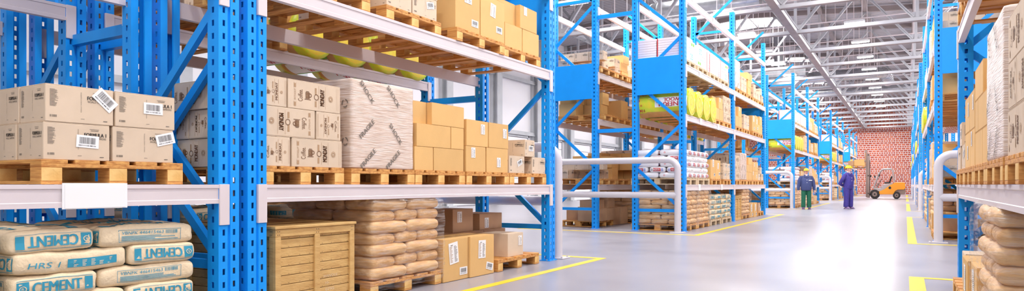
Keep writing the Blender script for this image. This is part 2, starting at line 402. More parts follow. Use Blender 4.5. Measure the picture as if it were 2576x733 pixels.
# roof trusses
CH = 6.6
def nth(i): return ['first','second','third','fourth','fifth','sixth','seventh','eighth','ninth','tenth','eleventh','twelfth','thirteenth','fourteenth','fifteenth','sixteenth','seventeenth','eighteenth','nineteenth','twentieth'][i]
tp = None
for i, y in enumerate([t for t in TY if 18 < t < 76]):
    if tp is None:
        t = empty('roof_truss', (0, y, CH))
        m = MB(); m.box(-14.6, .6, -.07, .07, 0, .13, 'steel', .01); m.box(-14.6, .6, -.09, .09, -.012, 0, 'rafter'); m.build('bottom_chord', t)
        m = MB()
        for s_ in (-1, 1):
            m.bar((XM, 0, RIDGE - .2 - CH), (XM + s_ * 9.9, 0, EAVE - .2 - CH), .18, .22, 'rafter')
        m.build('top_chord', t)
        bn = [.35 - 3.9 * k for k in range(4)] + [-14.35]
        def tz(x): return roofz(x) - .3 - CH
        for bx in bn: 
            m = MB(); m.bar((bx, 0, .1), (bx, 0, tz(bx)), .1, .1, 'steel', (0, 1, 0)); m.build('post', t)
        for bx in bn:
            for sg in (-1, 1):
                txx = bx + sg * (1.95 if bx > -14 or sg > 0 else 2.3)
                if txx < -16.9 or txx > 2.9: continue
                m = MB(); a, b = (bx + sg * .12, 0, .14), (txx, 0, tz(txx)); 
                m.prism([(-.05, -.05), (.05, -.05), (.05, -.035), (-.035, -.035), (-.035, .05), (-.05, .05)], a, b, (0, 1, 0), 'steel'); m.bar(a, b, .02, .1, 'steel', (0, 1, 0)); m.build('diagonal', t)
                if 1:
                    m = MB(); m.add([(txx - .22, -.02, tz(txx) + .12), (txx + .22, -.02, tz(txx) + .12), (txx + .1, -.02, tz(txx) - .14), (txx - .1, -.02, tz(txx) - .14)] + [(txx - .22, .02, tz(txx) + .12), (txx + .22, .02, tz(txx) + .12), (txx + .1, .02, tz(txx) - .14), (txx - .1, .02, tz(txx) - .14)],
                                 [(0, 1, 2, 3), (7, 6, 5, 4), (0, 4, 5, 1), (1, 5, 6, 2), (2, 6, 7, 3), (3, 7, 4, 0)], 'steel')
                    m.build('gusset_plate', t)
                if sg > 0: m = MB(); m.box(bx - .2, bx + .2, -.02, .02, .1, .32, 'steel', .004); m.build('gusset_plate', t)
        tp = t
    else:
        t = tp.copy(); C.objects.link(t); t.location = (0, y, CH)
        for ch in tp.children: c = ch.copy(); C.objects.link(c); c.parent = t
    tag(t, 'grey steel roof truss spanning the hall, %s truss from the brick wall' % nth(14 - i if i < 15 else 0), 'truss', 'roof trusses')
m = MB(); m.box(-3.63, -3.47, 14, 75.9, CH - .06, CH + .14, 'steel', .01); m.box(-3.67, -3.43, 14, 75.9, CH - .07, CH - .06, 'rafter'); m.box(-3.67, -3.43, 14, 75.9, CH + .14, CH + .155, 'steel')
struct(m.build('trim_2'))
for j, x in enumerate((-14.5, -12.6, -10.6, -8.7, -5.4, -3.5, -1.6, .35, 2.0)):
    m = MB(); z = roofz(x) - .12; m.box(x - .09, x + .09, 6, 75.9, z - .2, z, 'rafter', .01)
    struct(m.build('trim_%d' % (3 + j)))

# hanging fluorescent lamps under conduits
lamp = None; LX = (-1.7, -5.7, -9.7)
cond = None
ys = [0.8 + 4 * k for k in range(19)]
for i, y in enumerate(ys):
    if y > 14:
        m_ = None
        if cond is None:
            m = MB(); m.tube([(-16.4, 0, 0), (2.6, 0, 0)], .022, 'cond', 8)
            for x in range(-15, 3, 3): m.tube([(x + .3, 0, 0), (x + .3, 0, roofz(x + .3) - 7.35 - .02)], .012, 'cond', 6)
            cond = m.mesh('lighting_conduit')
        o = inst('lighting_conduit', cond, (0, y, 7.35)); tag(o, 'thin pale lighting conduit across the hall, %s from the brick wall' % nth(len(ys) - 1 - i), 'conduit', 'lighting conduits under the roof')
    for r_, x in enumerate(LX):
        if y < 10 and r_ > 0: continue
        if lamp is None:
            m = MB(); m.box(-.36, .36, -.15, .15, 0, .07, 'plate', .008); m.box(-.3, .3, -.1, .1, .07, .1, 'plate'); a = m.mesh('lamp_housing')
            m = MB(); m.box(-.34, .34, -.13, .13, -.012, 0, 'lampw'); b = m.mesh('lamp_face')
            m = MB()
            for s_ in (-.26, .26): m.tube([(s_, 0, .1), (s_, 0, 2.4)], .014, 'cond', 6)
            c = m.mesh('hanging_rod')
            lamp = (a, b, c)
            ld = bpy.data.lights.new('lamp_light', 'AREA'); ld.shape = 'RECTANGLE'; ld.size = .68; ld.size_y = .26; ld.energy = LAMP_W; ld.color = (1, .975, .96)
        t = empty('ceiling_lamp', (x, y, 7.2))
        inst('lamp_housing', lamp[0], parent=t); inst('lamp_face', lamp[1], parent=t); rd = inst('hanging_rod', lamp[2], parent=t); rd.scale.z = (roofz(x) - 7.2 - .02) / 2.4
        lo = bpy.data.objects.new('lamp_light', ld); C.objects.link(lo); lo.parent = t; lo.location = (0, 0, -.03)
        tag(t, 'glowing rectangular ceiling lamp, %s row from the right, %s from the brick wall' % (nth(r_), nth(len(ys) - 1 - i)), 'lamp', 'hanging ceiling lamps')

# ducts
def spiral(name, pts, r, label):
    m = MB(); m.tube(pts, r, 'galv', 20)
    o = m.build(name, smooth=True, angle=.9)
    P = [Vector(p) for p in pts]; m2 = MB()
    for a, b in zip(P[:-1], P[1:]):
        n = max(1, int((b - a).length / .9)); d = (b - a).normalized()
        for k in range(n): c = a + (b - a) * (k + .5) / n; m2 = MB(); m2.tube([c - d * .025, c + d * .025], r + .018, 'galv', 20); m2.build('duct_ring', o, smooth=True, angle=.9)
    tag(o, label, 'duct', 'round air ducts under the roof'); return o
def bend(p, d0, d1, rad, n=6):
    p = Vector(p); d0 = Vector(d0); d1 = Vector(d1); c = p - d0 * rad + d1 * rad
    return [tuple(c - d1 * rad * math.cos(t * PI / 2 / n) + d0 * rad * math.sin(t * PI / 2 / n)) for t in range(n + 1)]
spiral('air_duct', [(-9.3, 33, 7.85)] + bend((-9.3, 25.7, 7.85), (0, -1, 0), (1, 0, 0), 1.0) + [(-4.6, 25.7, 7.85)], .34, 'fat galvanised air duct bending above the second left rack')
spiral('air_duct', [(-12.6, 40, 7.8)] + [(-12.6, 19, 7.8)], .3, 'straight galvanised air duct running along above the rear left racks')
spiral('air_duct', [(-13, 46.0, 7.75), (-2.6, 46.0, 7.75)] + bend((-1.0, 46.0, 7.75), (1, 0, 0), (0, 1, 0), .8) + [(-1.0, 50, 7.75)], .34, 'galvanised air duct crossing above the aisle with elbow on its right')
spiral('air_duct', [(-9, 54.0, 7.75), (.1, 54.0, 7.75)] + bend((1.2, 54.0, 7.75), (1, 0, 0), (0, 0, 1), .6) + [(1.2, 54.0, 8.9)], .34, 'farther galvanised air duct crossing above the aisle before the brick wall')
spiral('air_duct', [(1.9, 43, 5.5), (1.9, 43, 8.7)], .3, 'upright galvanised duct above the right racks, the nearer one')
spiral('air_duct', [(1.9, 45, 5.5), (1.9, 45, 8.7)], .3, 'upright galvanised duct above the right racks, the farther one')
t = empty('duct_hood', (-6.4, 41.7, 7.2))
m = MB(); m.box(-1.5, 1.5, -.6, .6, 0, .55, 'galv', .02); m.build('duct_box', t)
m = MB(); m.add([(-1.5, -.6, 0), (1.5, -.6, 0), (1.5, .6, 0), (-1.5, .6, 0), (-.9, -.5, -.5), (.9, -.5, -.5), (.9, .5, -.5), (-.9, .5, -.5)], [(0, 1, 5, 4), (1, 2, 6, 5), (2, 3, 7, 6), (3, 0, 4, 7), (4, 5, 6, 7), (0, 3, 2, 1)], 'galv'); m.build('duct_outlet', t)
m = MB(); m.tube([(0, 0, .55), (0, 0, roofz(-6.4) - 7.2)], .3, 'galv', 16); m.build('duct_riser', t, smooth=True, angle=.9)
tag(t, 'rectangular galvanised ventilation box hanging beside the main girder', 'duct')
t = empty('roof_fan', (-8.2, 37.0, 8.3))
m = MB(); m.tube([(0, 0, 0), (0, 0, .08)], .75, 'fdark', 24); m.build('fan_disc', t); m = MB(); m.tube([(0, 0, .08), (0, 0, .5)], .3, 'plate', 16); m.tube([(0, 0, .5), (0, 0, roofz(-8.2) - 8.3)], .08, 'plate', 8); m.build('fan_stem', t)
tag(t, 'round roof ventilator with a dark disc hanging near the skylights', 'ventilator')

# yellow floor lines
def ynm(i): return 'trim_%d' % (20 + i)
yi = [0]
def line(x0, x1, y0, y1):
    m = MB(); m.box(x0, x1, y0, y1, 0.0005, .003, 'yellow'); struct(m.build(ynm(yi[0]))); yi[0] += 1
BLK = [(-7.9, 7.47), (13.17, 22.1), (28.4, 37.3), (43.9, 52.8), (59.3, 68.2)]
for i, (a, b) in enumerate(BLK):
    ya, yb = (a - .8, b + .5)
    for xo, xi, lim in ((-3.41, -3.31, -7.15), (.03, .16, 2.9)):
        line(min(xo, xi), max(xo, xi), max(ya, Y0), yb)
        if xo < 0:
            line(-7.2, -7.1, max(ya, Y0), yb)
            line(-7.1, -3.41, yb - .1, yb)
            if i: line(-7.1, -3.41, ya, ya + .1)
        else:
            line(.16, lim, yb - .1, yb)
            if i: line(.16, lim, ya, ya + .1)

# ------------------------------------------------------------------ racks
PW, PD, PITCH, RH = .15, .11, .085, 5.4
LV = (.95, 2.37, 3.38, 4.78); BH = .122
def upright_mesh():
    # profile path (depth x from the face inwards, y across); True = strip with a hole column
    w = PW / 2; hw = .013
    path = [((PD - .012, -w + .052), 0), ((PD, -w + .05), 0), ((PD, -w), 0), ((PD * .62, -w), 0), ((PD * .40, -w), 1), ((0, -w), 0), ((0, -w + .028), 0), ((0, -w + .046), 1),
            ((0, -.012), 0), ((.012, -.008), 0), ((.012, .008), 0), ((0, .012), 0), ((0, w - .046), 0), ((0, w - .028), 1), ((0, w), 0), ((PD * .40, w), 0), ((PD * .62, w), 1), ((PD, w), 0), ((PD, w - .05), 0), ((PD - .012, w - .052), 0)]
    n = int(RH / PITCH); m = MB(); zs = [0.0]
    for k in range(n): zs += [k * PITCH + .024, k * PITCH + .063]
    zs.append(RH); vs = []
    for z in zs:
        for (x, y), _ in path: vs.append((-x, y, z))
    L_ = len(path); fs = []
    for j in range(len(zs) - 1):
        for i in range(L_ - 1):
            if path[i + 1][1] and j % 2 == 1: continue
            fs.append((j * L_ + i, j * L_ + i + 1, (j + 1) * L_ + i + 1, (j + 1) * L_ + i))
    m.add(vs, fs, 'blue'); me = m.mesh('upright')
    o = bpy.data.objects.new('tmp', me); C.objects.link(o); md = o.modifiers.new('s', 'SOLIDIFY'); md.thickness = .004; md.offset = 0
    dg = bpy.context.evaluated_depsgraph_get(); dg.update(); me2 = bpy.data.meshes.new_from_object(o.evaluated_get(dg)); bpy.data.objects.remove(o); me2.name = 'upright'
    return me2
UP = upright_mesh()
m = MB(); m.box(-PD - .02, .02, -.1, .1, 0, .008, 'blue', .002); m.tube([(-.03, .088, 0), (-.03, .088, .02)], .009, 'fgrey', 6); m.tube([(-.03, -.088, 0), (-.03, -.088, .02)], .009, 'fgrey', 6)
FOOT = m.mesh('foot_plate')
_bm = {}
def beam_mesh(L):
    k = round(L, 3)
    if k not in _bm:
        m = MB()   # profile: x outwards, z up ; step at the top and a groove low down
        pr = [(0, 0), (0, -.022), (-.006, -.026), (-.006, -.092), (-.002, -.096), (-.002, -BH), (-.05, -BH), (-.05, -.0), (-.046, 0)]
        vs = [(x, y, z) for y in (0, L) for x, z in pr]; n = len(pr)
        m.add(vs, [(i, (i + 1) % n, n + (i + 1) % n, n + i) for i in range(n)] + [tuple(range(n)), tuple(range(n, 2 * n))[::-1]], 'beam')
        _bm[k] = m.mesh('beam')
    return _bm[k]
m = MB(); m.box(-.046, .007, -.072, .0, -.262, .002, 'beam', .002); CONN = m.mesh('beam_connector')
m = MB()
m.box(-.002, .004, -.075, .075, -.13, .008, 'plate', .001); m.box(.004, .006, -.07, .07, -.126, .004, 'paper', .0008); HOLD = m.mesh('label_holder')
def brace_mesh(p0, p1):
    m = MB(); t = .004
    m.prism([(-.03, -.02), (.03, -.02), (.03, .02), (.026, .02), (.026, -.016), (-.026, -.016), (-.026, .02), (-.03, .02)], p0, p1, (0, 1, 0), 'blue'); return m

def rack(name_label, side, xf, ups, spacer=None, grp=None, levels=LV, holders=(), shield=(0, -1), depth=1.1, light=False, flip=0):
    """side=+1: front faces +X at xf; -1: faces -X.  ups: y centres of the upright frames."""
    t = empty('pallet_rack', (xf, ups[0], 0)); y00 = ups[0]
    tag(t, name_label, 'rack', grp)
    s = side
    def put(n, me, x, y, z=0, rz=0.0, par=t): return inst(n, me, (x, y, z), rz, par)
    for j, y in enumerate(ups):
        yl = y - y00
        for q, (x, rz) in enumerate(((0, 0 if s > 0 else PI), (-s * depth, PI if s > 0 else 0))):
            u = put('upright', UP, x, yl, 0, rz); inst('foot_plate', FOOT, (0, 0, 0), 0, u)
        z = .42; k = 0; xa, xb = -s * .05, -s * (depth - .05)
        brs = [((xa, .42), (xb, .42))]
        while z < 4.9:
            z2 = z + .89; pr = ((xa, z), (xb, z2)) if (k + flip) % 2 == 0 else ((xb, z), (xa, z2)); brs.append(pr); z = z2; k += 1
        brs.append(((xa, 4.95), (xb, 4.95)))
        for (ax, az), (bx, bz) in brs:
            brace_mesh((ax, yl, az), (bx, yl, bz)).build('brace', t)
        if j in [q % len(ups) for q in shield]:
            m = MB(); yo = yl - PW / 2 - .004 if j == 0 else yl + PW / 2 + .004
            m.box(min(-s * .1, -s * (depth - .1)), max(-s * .1, -s * (depth - .1)), yo - .006, yo + .006, 2.8, 3.56, 'blue', .003)
            m.box(min(-s * .1, -s * (depth - .1)), max(-s * .1, -s * (depth - .1)), yl - .05 if j == 0 else yl, yl if j == 0 else yl + .05, 3.52, 3.56, 'blue', .003)
            m.build('shield_panel', t)
    for j in range(len(ups) - 1):
        ya, yb = ups[j] - y00, ups[j + 1] - y00
        L_ = yb - ya - .15 + .002
        for li, z in enumerate(levels):
            for back in (0, 1):
                e = empty('beam', (0, 0, 0)) if False else None
                if back == 0: xx = s * .006; fl = s
                else: xx = -s * (depth + .006); fl = -s
                y_ = ya + .075 - .001 if fl > 0 else yb - .075 + .001
                b = inst('beam', beam_mesh(L_), (xx, y_, z), 0 if fl > 0 else PI, t)
                c1 = inst('beam_connector', CONN, (0, .0, 0), 0, b); c2 = inst('beam_connector', CONN, (0, L_ + .072, 0), 0, b)
                if back == 0:
                    for hh in holders:
                        if hh[0] == j and hh[1] == li:
                            yl = (hh[2]) if fl > 0 else L_ - hh[2]
                            h = inst('label_holder', HOLD, (.001, yl, -.0), 0, b); h.scale = (1, hh[3] if len(hh) > 3 else 1, 1)
    if spacer:
        for y in ups:
            for z in spacer:
                m = MB(); yl = y - y00; m.prism([(-.03, -.04), (.03, -.04), (.03, -.034), (-.022, -.034), (-.022, .034), (.03, .034), (.03, .04), (-.03, .04)], (-s * (depth + .004), yl, z), (-s * (depth + .84), yl, z), (0, 0, 1), 'blue'); m.build('row_spacer', t)
    return t

XF, XB, XRR = -3.8, -5.7 - 1.1, .42   # front row face; back row outer face; right rack face
HA = [(0, 1 - 1, .95, 1), (0, 0, 2.95, 1), (0, 1, 1.05, 1), (0, 1, 2.6, 1), (0, 2, 1.0, 1), (0, 2, 3.1, 1), (0, 3, 2.2, 1), (0, 3, 3.6, 1)]
LRK = []
NEARH = [(0, 0, 3.54, 2.25), (0, 1, 2.4, 1)]
rack('blue pallet rack at the left edge of the picture with cement bags below', 1, XF, (-1.66, 2.785), spacer=(2.1, 4.55), grp='blue pallet racks', holders=NEARH, shield=())
rack('nearest complete blue pallet rack, left side, holding coffee boxes and a crate', 1, XF, (3.005, 7.395), spacer=(2.1, 4.55), grp='blue pallet racks', shield=(-1,))
rack('blue rack behind the cement bags at the left picture edge, rear row', 1, -5.7, (-1.66, 2.785), grp='blue pallet racks', shield=())
rack('blue rack in the rear row behind the nearest complete left rack', 1, -5.7, (3.005, 7.395), grp='blue pallet racks', shield=(-1,))
LN = ['', 'second', 'third', 'fourth', 'fifth']
for k in range(1, 5):
    a = BLK[k][0] + .075; b = BLK[k][1] - .075; mid = a + 4.42
    rack('blue two-bay pallet rack, %s block along the left side, aisle row' % LN[k], 1, XF, (a, mid, b), spacer=(2.1, 4.55) if k < 4 else None, grp='blue pallet racks', holders=HA, flip=0)
    if k < 4: rack('blue two-bay pallet rack, %s block along the left side, rear row' % LN[k], 1, -5.7, (a, mid, b), grp='blue pallet racks', flip=1)
rack('nearest blue pallet rack at the right edge of the picture', -1, XRR, (2.975, 7.395), grp='blue pallet racks', shield=(-1,))
for k in range(1, 5):
    a = BLK[k][0] + .075; b = BLK[k][1] - .075; mid = a + 4.42
    rack('blue two-bay pallet rack, %s block along the right side' % LN[k], -1, XRR, (a, mid, b), grp='blue pallet racks', holders=HA, flip=1)

# ------------------------------------------------------------------ guard rails
def guard(x0, x1, y, label):
    t = empty('guard_rail', (x0, y, 0)); w = x1 - x0; r = .065; z1 = 1.44; rb = .2; s = 1 if w > 0 else -1
    pts = [(0, 0, .01), (0, 0, z1 - rb)] + [(s * (rb - rb * math.cos(a)), 0, z1 - rb + rb * math.sin(a)) for a in [PI / 2 * i / 8 for i in range(1, 9)]]
    pts += [(w - s * rb + s * rb * math.sin(a), 0, z1 - rb + rb * math.cos(a)) for a in [PI / 2 * i / 8 for i in range(0, 9)]] + [(w, 0, .01)]
    m = MB(); m.tube(pts, r, 'guard', 20); m.build('bent_tube', t, smooth=True, angle=.9)
    m = MB(); m.tube([(0, 0, .74), (w, 0, .74)], r * .98, 'guard', 20); m.build('middle_rail', t, smooth=True, angle=.9)
    for x in (0, w):
        m = MB(); m.box(x - .13, x + .13, -.11, .11, 0, .018, 'guard', .004)
        for a in (-.1, .1):
            for b in (-.08, .08): m.tube([(x + a, b, .018), (x + a, b, .028)], .011, 'fgrey', 6)
        m.build('base_plate', t)
    tag(t, label, 'guard rail', 'grey tubular guard rails')
guard(-3.86, -6.7, 7.66, 'grey tubular guard rail at the far end of the nearest left rack')
guard(.52, 1.75, 7.62, 'grey guard rail mostly hidden behind the nearest right rack upright')
for k in range(1, 5):
    guard(-3.86, -6.7, BLK[k][0] - .26, 'grey tubular guard rail before the %s rack block on the left' % LN[k])
    guard(.46, 1.6, BLK[k][0] - .32, 'grey tubular guard rail before the %s rack block on the right' % LN[k])

# ------------------------------------------------------------------ pallets
PLZ = .13
def pallet_parts(w, d, wk='wood'):
    """front along y width w, depth d along -x from 0"""
    deck = MB(); nb = 5; bw = w / (nb + (nb - 1) * .28); g = bw * .28
    for i in range(nb): y = -w / 2 + i * (bw + g); deck.box(-d / 2, d / 2, y, y + bw, PLZ - .02, PLZ, wk, .002)
    for x in (-d / 2, -.06, d / 2 - .12): deck.box(x, x + .12, -w / 2, w / 2, PLZ - .04, PLZ - .02, wk, .002)
    blk = MB(); blk.box(-.0595, .0595, -.05, .05, .018, PLZ - .04, wk, .002)
    for sx in (-1, 1): blk.box(min(sx * .0592, sx * .0602), max(sx * .0592, sx * .0602), -.0485, .0485, .0195, PLZ - .0415, 'endgrain' if wk != 'paleW' else wk)
    bot = MB(); bot.box(-d / 2, d / 2, -.05, .05, 0, .018, wk, .002)
    return deck, blk, bot
_pl = {}
def pallet(x, y, z, rz, w, d, label, grp, near=True, wk='wood'):
    k = (round(w, 2), round(d, 2), wk)
    if k not in _pl:
        a, b, c = pallet_parts(w, d, wk)
        whole = MB()
        for mb, offs in ((a, [(0, 0)]), (b, [(xx, yy) for xx in (-d / 2 + .06, 0, d / 2 - .06) for yy in (-w / 2 + .05, 0, w / 2 - .05)]), (c, [(0, yy) for yy in (-w / 2 + .05, 0, w / 2 - .05)])):
            for ox, oy in offs:
                b0 = len(whole.v); whole.v += [(p[0] + ox, p[1] + oy, p[2]) for p in mb.v]
                for f_, mi_ in zip(mb.f, mb.m): whole.f.append(tuple(b0 + q for q in f_)); whole.m.append(whole.mi(mb.mats[mi_]))
        _pl[k] = (a.mesh('deck'), b.mesh('block'), c.mesh('bottom_board'), whole.mesh('wooden_pallet'))
    a, b, c, wm = _pl[k]
    if near:
        t = empty('wooden_pallet', (x, y, z), rz); inst('deck', a, parent=t)
        for yy in (-w / 2 + .05, 0, w / 2 - .05):
            inst('bottom_board', c, (0, yy, 0), parent=t)
            for xx in (-d / 2 + .06, 0, d / 2 - .06): inst('block', b, (xx, yy, 0), parent=t)
    else: t = inst('wooden_pallet', wm, (x, y, z), rz)
    tag(t, label, 'pallet', grp); return t

# ------------------------------------------------------------------ cartons
def faces_of(mb, w, d, h):
    """four upright faces: front (+x), -y, back, +y ; each Face has x to the right, y up, width"""
    e = .0
    return [(Face(mb, lambda a, b, l: (d / 2 + l, a - w / 2, b)), w), (Face(mb, lambda a, b, l: (a - d / 2, -w / 2 - l, b)), d),
            (Face(mb, lambda a, b, l: (-d / 2 - l, w / 2 - a, b)), w), (Face(mb, lambda a, b, l: (d / 2 - a, w / 2 + l, b)), d)]
def cup(f, x, y, s, k):     # little coffee mug drawing
    f.rect(x, y, s * .5, s * .62, k); f.ring(x + s * .56, y + s * .34, s * .12, s * .2, k, 14); f.rect(x - s * .12, y - s * .1, s * .78, s * .06, k); f.rect(x + .06 * s, y + s * .66, s * .38, s * .05, k)
def print_monday(f, w, h):
    s = h / .215
    x = w * .5 - .5 * .5 * min(1, w / .5); q = min(1.0, w / .5)
    def X(a): return x + a * q * .5
    for yy in (.02 * s, .16 * s):
        f.poly([(X(.09), yy), (X(.13), yy), (X(.13), yy + .036 * s), (X(.11), yy + .026 * s), (X(.09), yy + .036 * s)], 'inkl')
    f.text('WITHOUT', X(.095), .065 * s, .034 * q * .5, .085 * s, 'inkl', rot=90)
    f.text('Coffee.', X(.17), .06 * s, .085 * q * .5, .09 * s, 'inkb', rot=90)
    cup(f, X(.31), .085 * s, .13 * q * .5 * 1.2, 'inkb'); f.text('BREAK', X(.315), .09 * s, .05 * q * .5, .04 * s, 'inkl', lift=.0025)
    f.ring(X(.52), .105 * s, .018 * q, .023 * q, 'inkb', 18); f.rect(X(.565), .02 * s, .002, .175 * s, 'inkl'); f.rect(X(.49), .125 * s, .018 * q, .05 * s, 'inkl'); f.rect(X(.49), .03 * s, .018 * q, .045 * s, 'inkl')
    f.text('*MONDAY', X(.595), .045 * s, .085 * q * .5, .125 * s, 'inkb', rot=90)
    f.rect(X(.7), .02 * s, .002, .175 * s, 'inkl')
    f.ring(X(.81), .105 * s, .02 * q, .023 * q, 'inkl', 20); f.ring(X(.81), .105 * s, .009 * q, .0155 * q, 'inkl', 18)
    f.rect(X(.93), .02 * s, .0015, .175 * s, 'inkl'); f.rect(X(.965), .02 * s, .0015, .175 * s, 'inkl')
def print_formula(f, w, h):
    s = min(h / .2, w / .3); rr = random.Random(3)
    f.text('*FORMULA 1', w * .6, h * .66, w * .34, .02 * s, 'ink'); f.text('WORLD CHAMPIONS', w * .6, h * .585, w * .34, .011 * s, 'ink')
    f.rect(w * .7, h * .82, w * .12, .003 * s, 'inkg'); f.rect(w * .68, h * .86, w * .15, .002 * s, 'inkg')
    f.lines(w * .06, h * .42, w * .12, h * .46, 22, 'inkg', rr); f.bars(w * .06, h * .13, w * .1, .012 * s, 12, 'inkg', rr)
    f.text('FORMULA 1 WORLD CHAMPIONS', w * .5, h * .3, .005 * s, h * .55, 'inkg', rot=90)
    f.rect(w * .5, h * .12, .02 * s, .002 * s, 'inkg'); f.rect(w * .84, h * .09, .022 * s, .004 * s, 'inkg')
_cb = {}
def carton_mesh(kind, w, d, h):
    k = (kind, round(w, 2), round(d, 2), round(h, 3))
    if k in _cb: return _cb[k]
    m = MB(); c = {'kraft': 'kraft', 'brown': 'brown', 'formula': 'pale', 'monday': 'pale', 'plainpale': 'pale'}[kind]
    m.box(-d / 2, d / 2, -w / 2, w / 2, 0, h - .004, c, .003)
    al = w >= d   # top flaps meeting along the longer side
    for s_ in (-1, 1):
        if al: x0, x1, y0, y1 = (-d / 2 + .001, -.0015, -w / 2 + .001, w / 2 - .001) if s_ < 0 else (.0015, d / 2 - .001, -w / 2 + .001, w / 2 - .001)
        else: x0, x1, y0, y1 = (-d / 2 + .001, d / 2 - .001, -w / 2 + .001, -.0015) if s_ < 0 else (-d / 2 + .001, d / 2 - .001, .0015, w / 2 - .001)
        m.box(x0, x1, y0, y1, h - .004, h, c, .001)
    if kind in ('kraft', 'brown') and min(w, d) > .15:
        if al: m.box(-.022, .022, -w / 2 - .0006, w / 2 + .0006, h - .045, h + .0006, 'tape') if False else m.box(-.022, .022, -w / 2 + .002, w / 2 - .002, h, h + .0006, 'tape')
        else: m.box(-d / 2 + .002, d / 2 - .002, -.022, .022, h, h + .0006, 'tape')
    if kind in ('formula', 'monday'):
        for f, fw in faces_of(m, w, d, h): (print_formula if kind == 'formula' else print_monday)(f, fw, h)
    _cb[k] = m.mesh(kind + '_box'); return _cb[k]
def sticker(kind):
    m = MB(); rr = random.Random(9); f = Face(m, lambda a, b, l: (l, a, b))
    if kind == 'bar':
        m.box(0, .0008, -.055, .055, -.032, .032, 'paper'); f.bars(-.04, -.012, .08, .034, 26, 'ink', rr); f.bars(-.043, -.024, .086, .006, 14, 'ink', rr)
    else:
        m.box(0, .0008, -.04, .04, -.055, .055, 'paper'); f.lines(-.034, -.046, .028, .085, 13, 'inkl', rr); f.lines(.004, -.046, .03, .085, 12, 'inkg', rr); f.rect(-.024, .04, .02, .004, 'inkg')
    return m.mesh('barcode_sticker' if kind == 'bar' else 'address_sticker')
STK = {k: sticker(k) for k in ('bar', 'adr')}
KN = {'kraft': ('kraft_box', 'plain kraft carton'), 'brown': ('brown_box', 'crumpled brown carton'), 'formula': ('printed_box', 'pale FORMULA 1 carton'), 'monday': ('coffee_box', 'pale coffee-print carton'), 'plainpale': ('pale_box', 'plain pale carton')}
def carton(kind, x, y, z, w, d, h, rz, label, grp, stk=(), yflip=False):
    o = inst(KN[kind][0], carton_mesh(kind, w, d, h), (x, y, z), rz)
    if yflip: o.rotation_euler = (PI, 0, rz) ; o.location.z = z + h
    tag(o, label, 'box', grp)
    for sk in stk:    # (kind, face, a 0..1, b 0..1, tilt, size)
        kd, fc, a, b, tl = sk[:5]; sz = sk[5] if len(sk) > 5 else 1.0
        sh = (tl, 0, 0)
        if fc == 'f': e = inst('barcode_sticker' if kd == 'bar' else 'address_sticker', STK[kd], (d / 2 + .002, (a - .5) * w, b * h), parent=o, rot=(tl, 0, 0))
        else: e = inst('barcode_sticker' if kd == 'bar' else 'address_sticker', STK[kd], ((a - .5) * d, -w / 2 - .002, b * h), parent=o); e.rotation_mode = 'QUATERNION'; e.rotation_quaternion = (Matrix.Rotation(-PI / 2, 3, 'Z') @ Matrix.Rotation(tl, 3, 'X')).to_quaternion()
        e.scale = (1, sz, sz)
    return o

# ------------------------------------------------------------------ bags
def rounded(p, D, r):
    q = [max(-(D[i] - r), min(D[i] - r, p[i])) for i in range(3)]; d = Vector([p[i] - q[i] for i in range(3)])
    if d.length > 1e-9: d = d.normalized() * r
    return Vector(q) + d, (d.normalized() if d.length > 1e-9 else Vector((0, 0, 1)))
def bag_fn(lx, ly, lz, r, amp, seed, bulge=.12, freq=9.0, pinch=.18):
    D = (lx / 2, ly / 2, lz / 2)
    def fn(p, lift=0.0):
        q, n = rounded(p, D, r)
        u, v = q.x / D[0], q.y / D[1]
        k = (1 - u * u) * (1 - v * v)
        z = q.z * (1 + bulge * k - pinch * (abs(u) ** 6 + abs(v) ** 6) / 2)
        out = Vector((q.x, q.y, z))
        nn = noise.noise(Vector((q.x * freq + seed * 7.3, q.y * freq, z * freq * 1.6))) + .5 * noise.noise(Vector((q.x * freq * 2.3, q.y * freq * 2.3 + seed, z * freq * 3)))
        sag = noise.noise(Vector((q.x * 3 + seed * 3.1, q.y * 3, seed))) * amp * 1.2
        out += n * (nn * amp + lift); out.z += sag
        return (out.x, out.y, out.z + D[2])
    return fn
def bag_grid(mb, lx, ly, lz, fn, k, n=(20, 14, 6)):
    D = (lx / 2, ly / 2, lz / 2)
    def cl(i, N): t = -1 + 2 * i / N; return math.sin(t * PI / 2) * .5 + t * .5
    for ax in range(3):
        o = [i for i in range(3) if i != ax]
        for sg in (-1, 1):
            A, B = n[o[0]], n[o[1]]; vs = []
            for j in range(B + 1):
                for i in range(A + 1):
                    p = [0, 0, 0]; p[ax] = sg * D[ax]; p[o[0]] = D[o[0]] * cl(i, A); p[o[1]] = D[o[1]] * cl(j, B); vs.append(fn(p))
            mb.add(vs, [(j * (A + 1) + i, j * (A + 1) + i + 1, (j + 1) * (A + 1) + i + 1, (j + 1) * (A + 1) + i) for j in range(B) for i in range(A)], k)
def weld(me):
    bm = bmesh.new(); bm.from_mesh(me); bmesh.ops.remove_doubles(bm, verts=bm.verts, dist=2e-4); bmesh.ops.recalc_face_normals(bm, faces=bm.faces)
    for f in bm.faces: f.smooth = True
    bm.to_mesh(me); bm.free(); return me
def subdiv(pts, fs, n):
    """split long text triangles so that the lettering follows the bag"""
    me = bpy.data.meshes.new('x'); me.from_pydata([(a, b, 0) for a, b in pts], [], fs); bm = bmesh.new(); bm.from_mesh(me)
    for _ in range(n):
        es = [e for e in bm.edges if e.calc_length() > .16]
        if es: bmesh.ops.subdivide_edges(bm, edges=es, cuts=1); bmesh.ops.triangulate(bm, faces=bm.faces)
    bm.to_mesh(me); bm.free(); o = ([(v.co.x, v.co.y) for v in me.vertices], [tuple(p.vertices) for p in me.polygons]); bpy.data.meshes.remove(me); return o
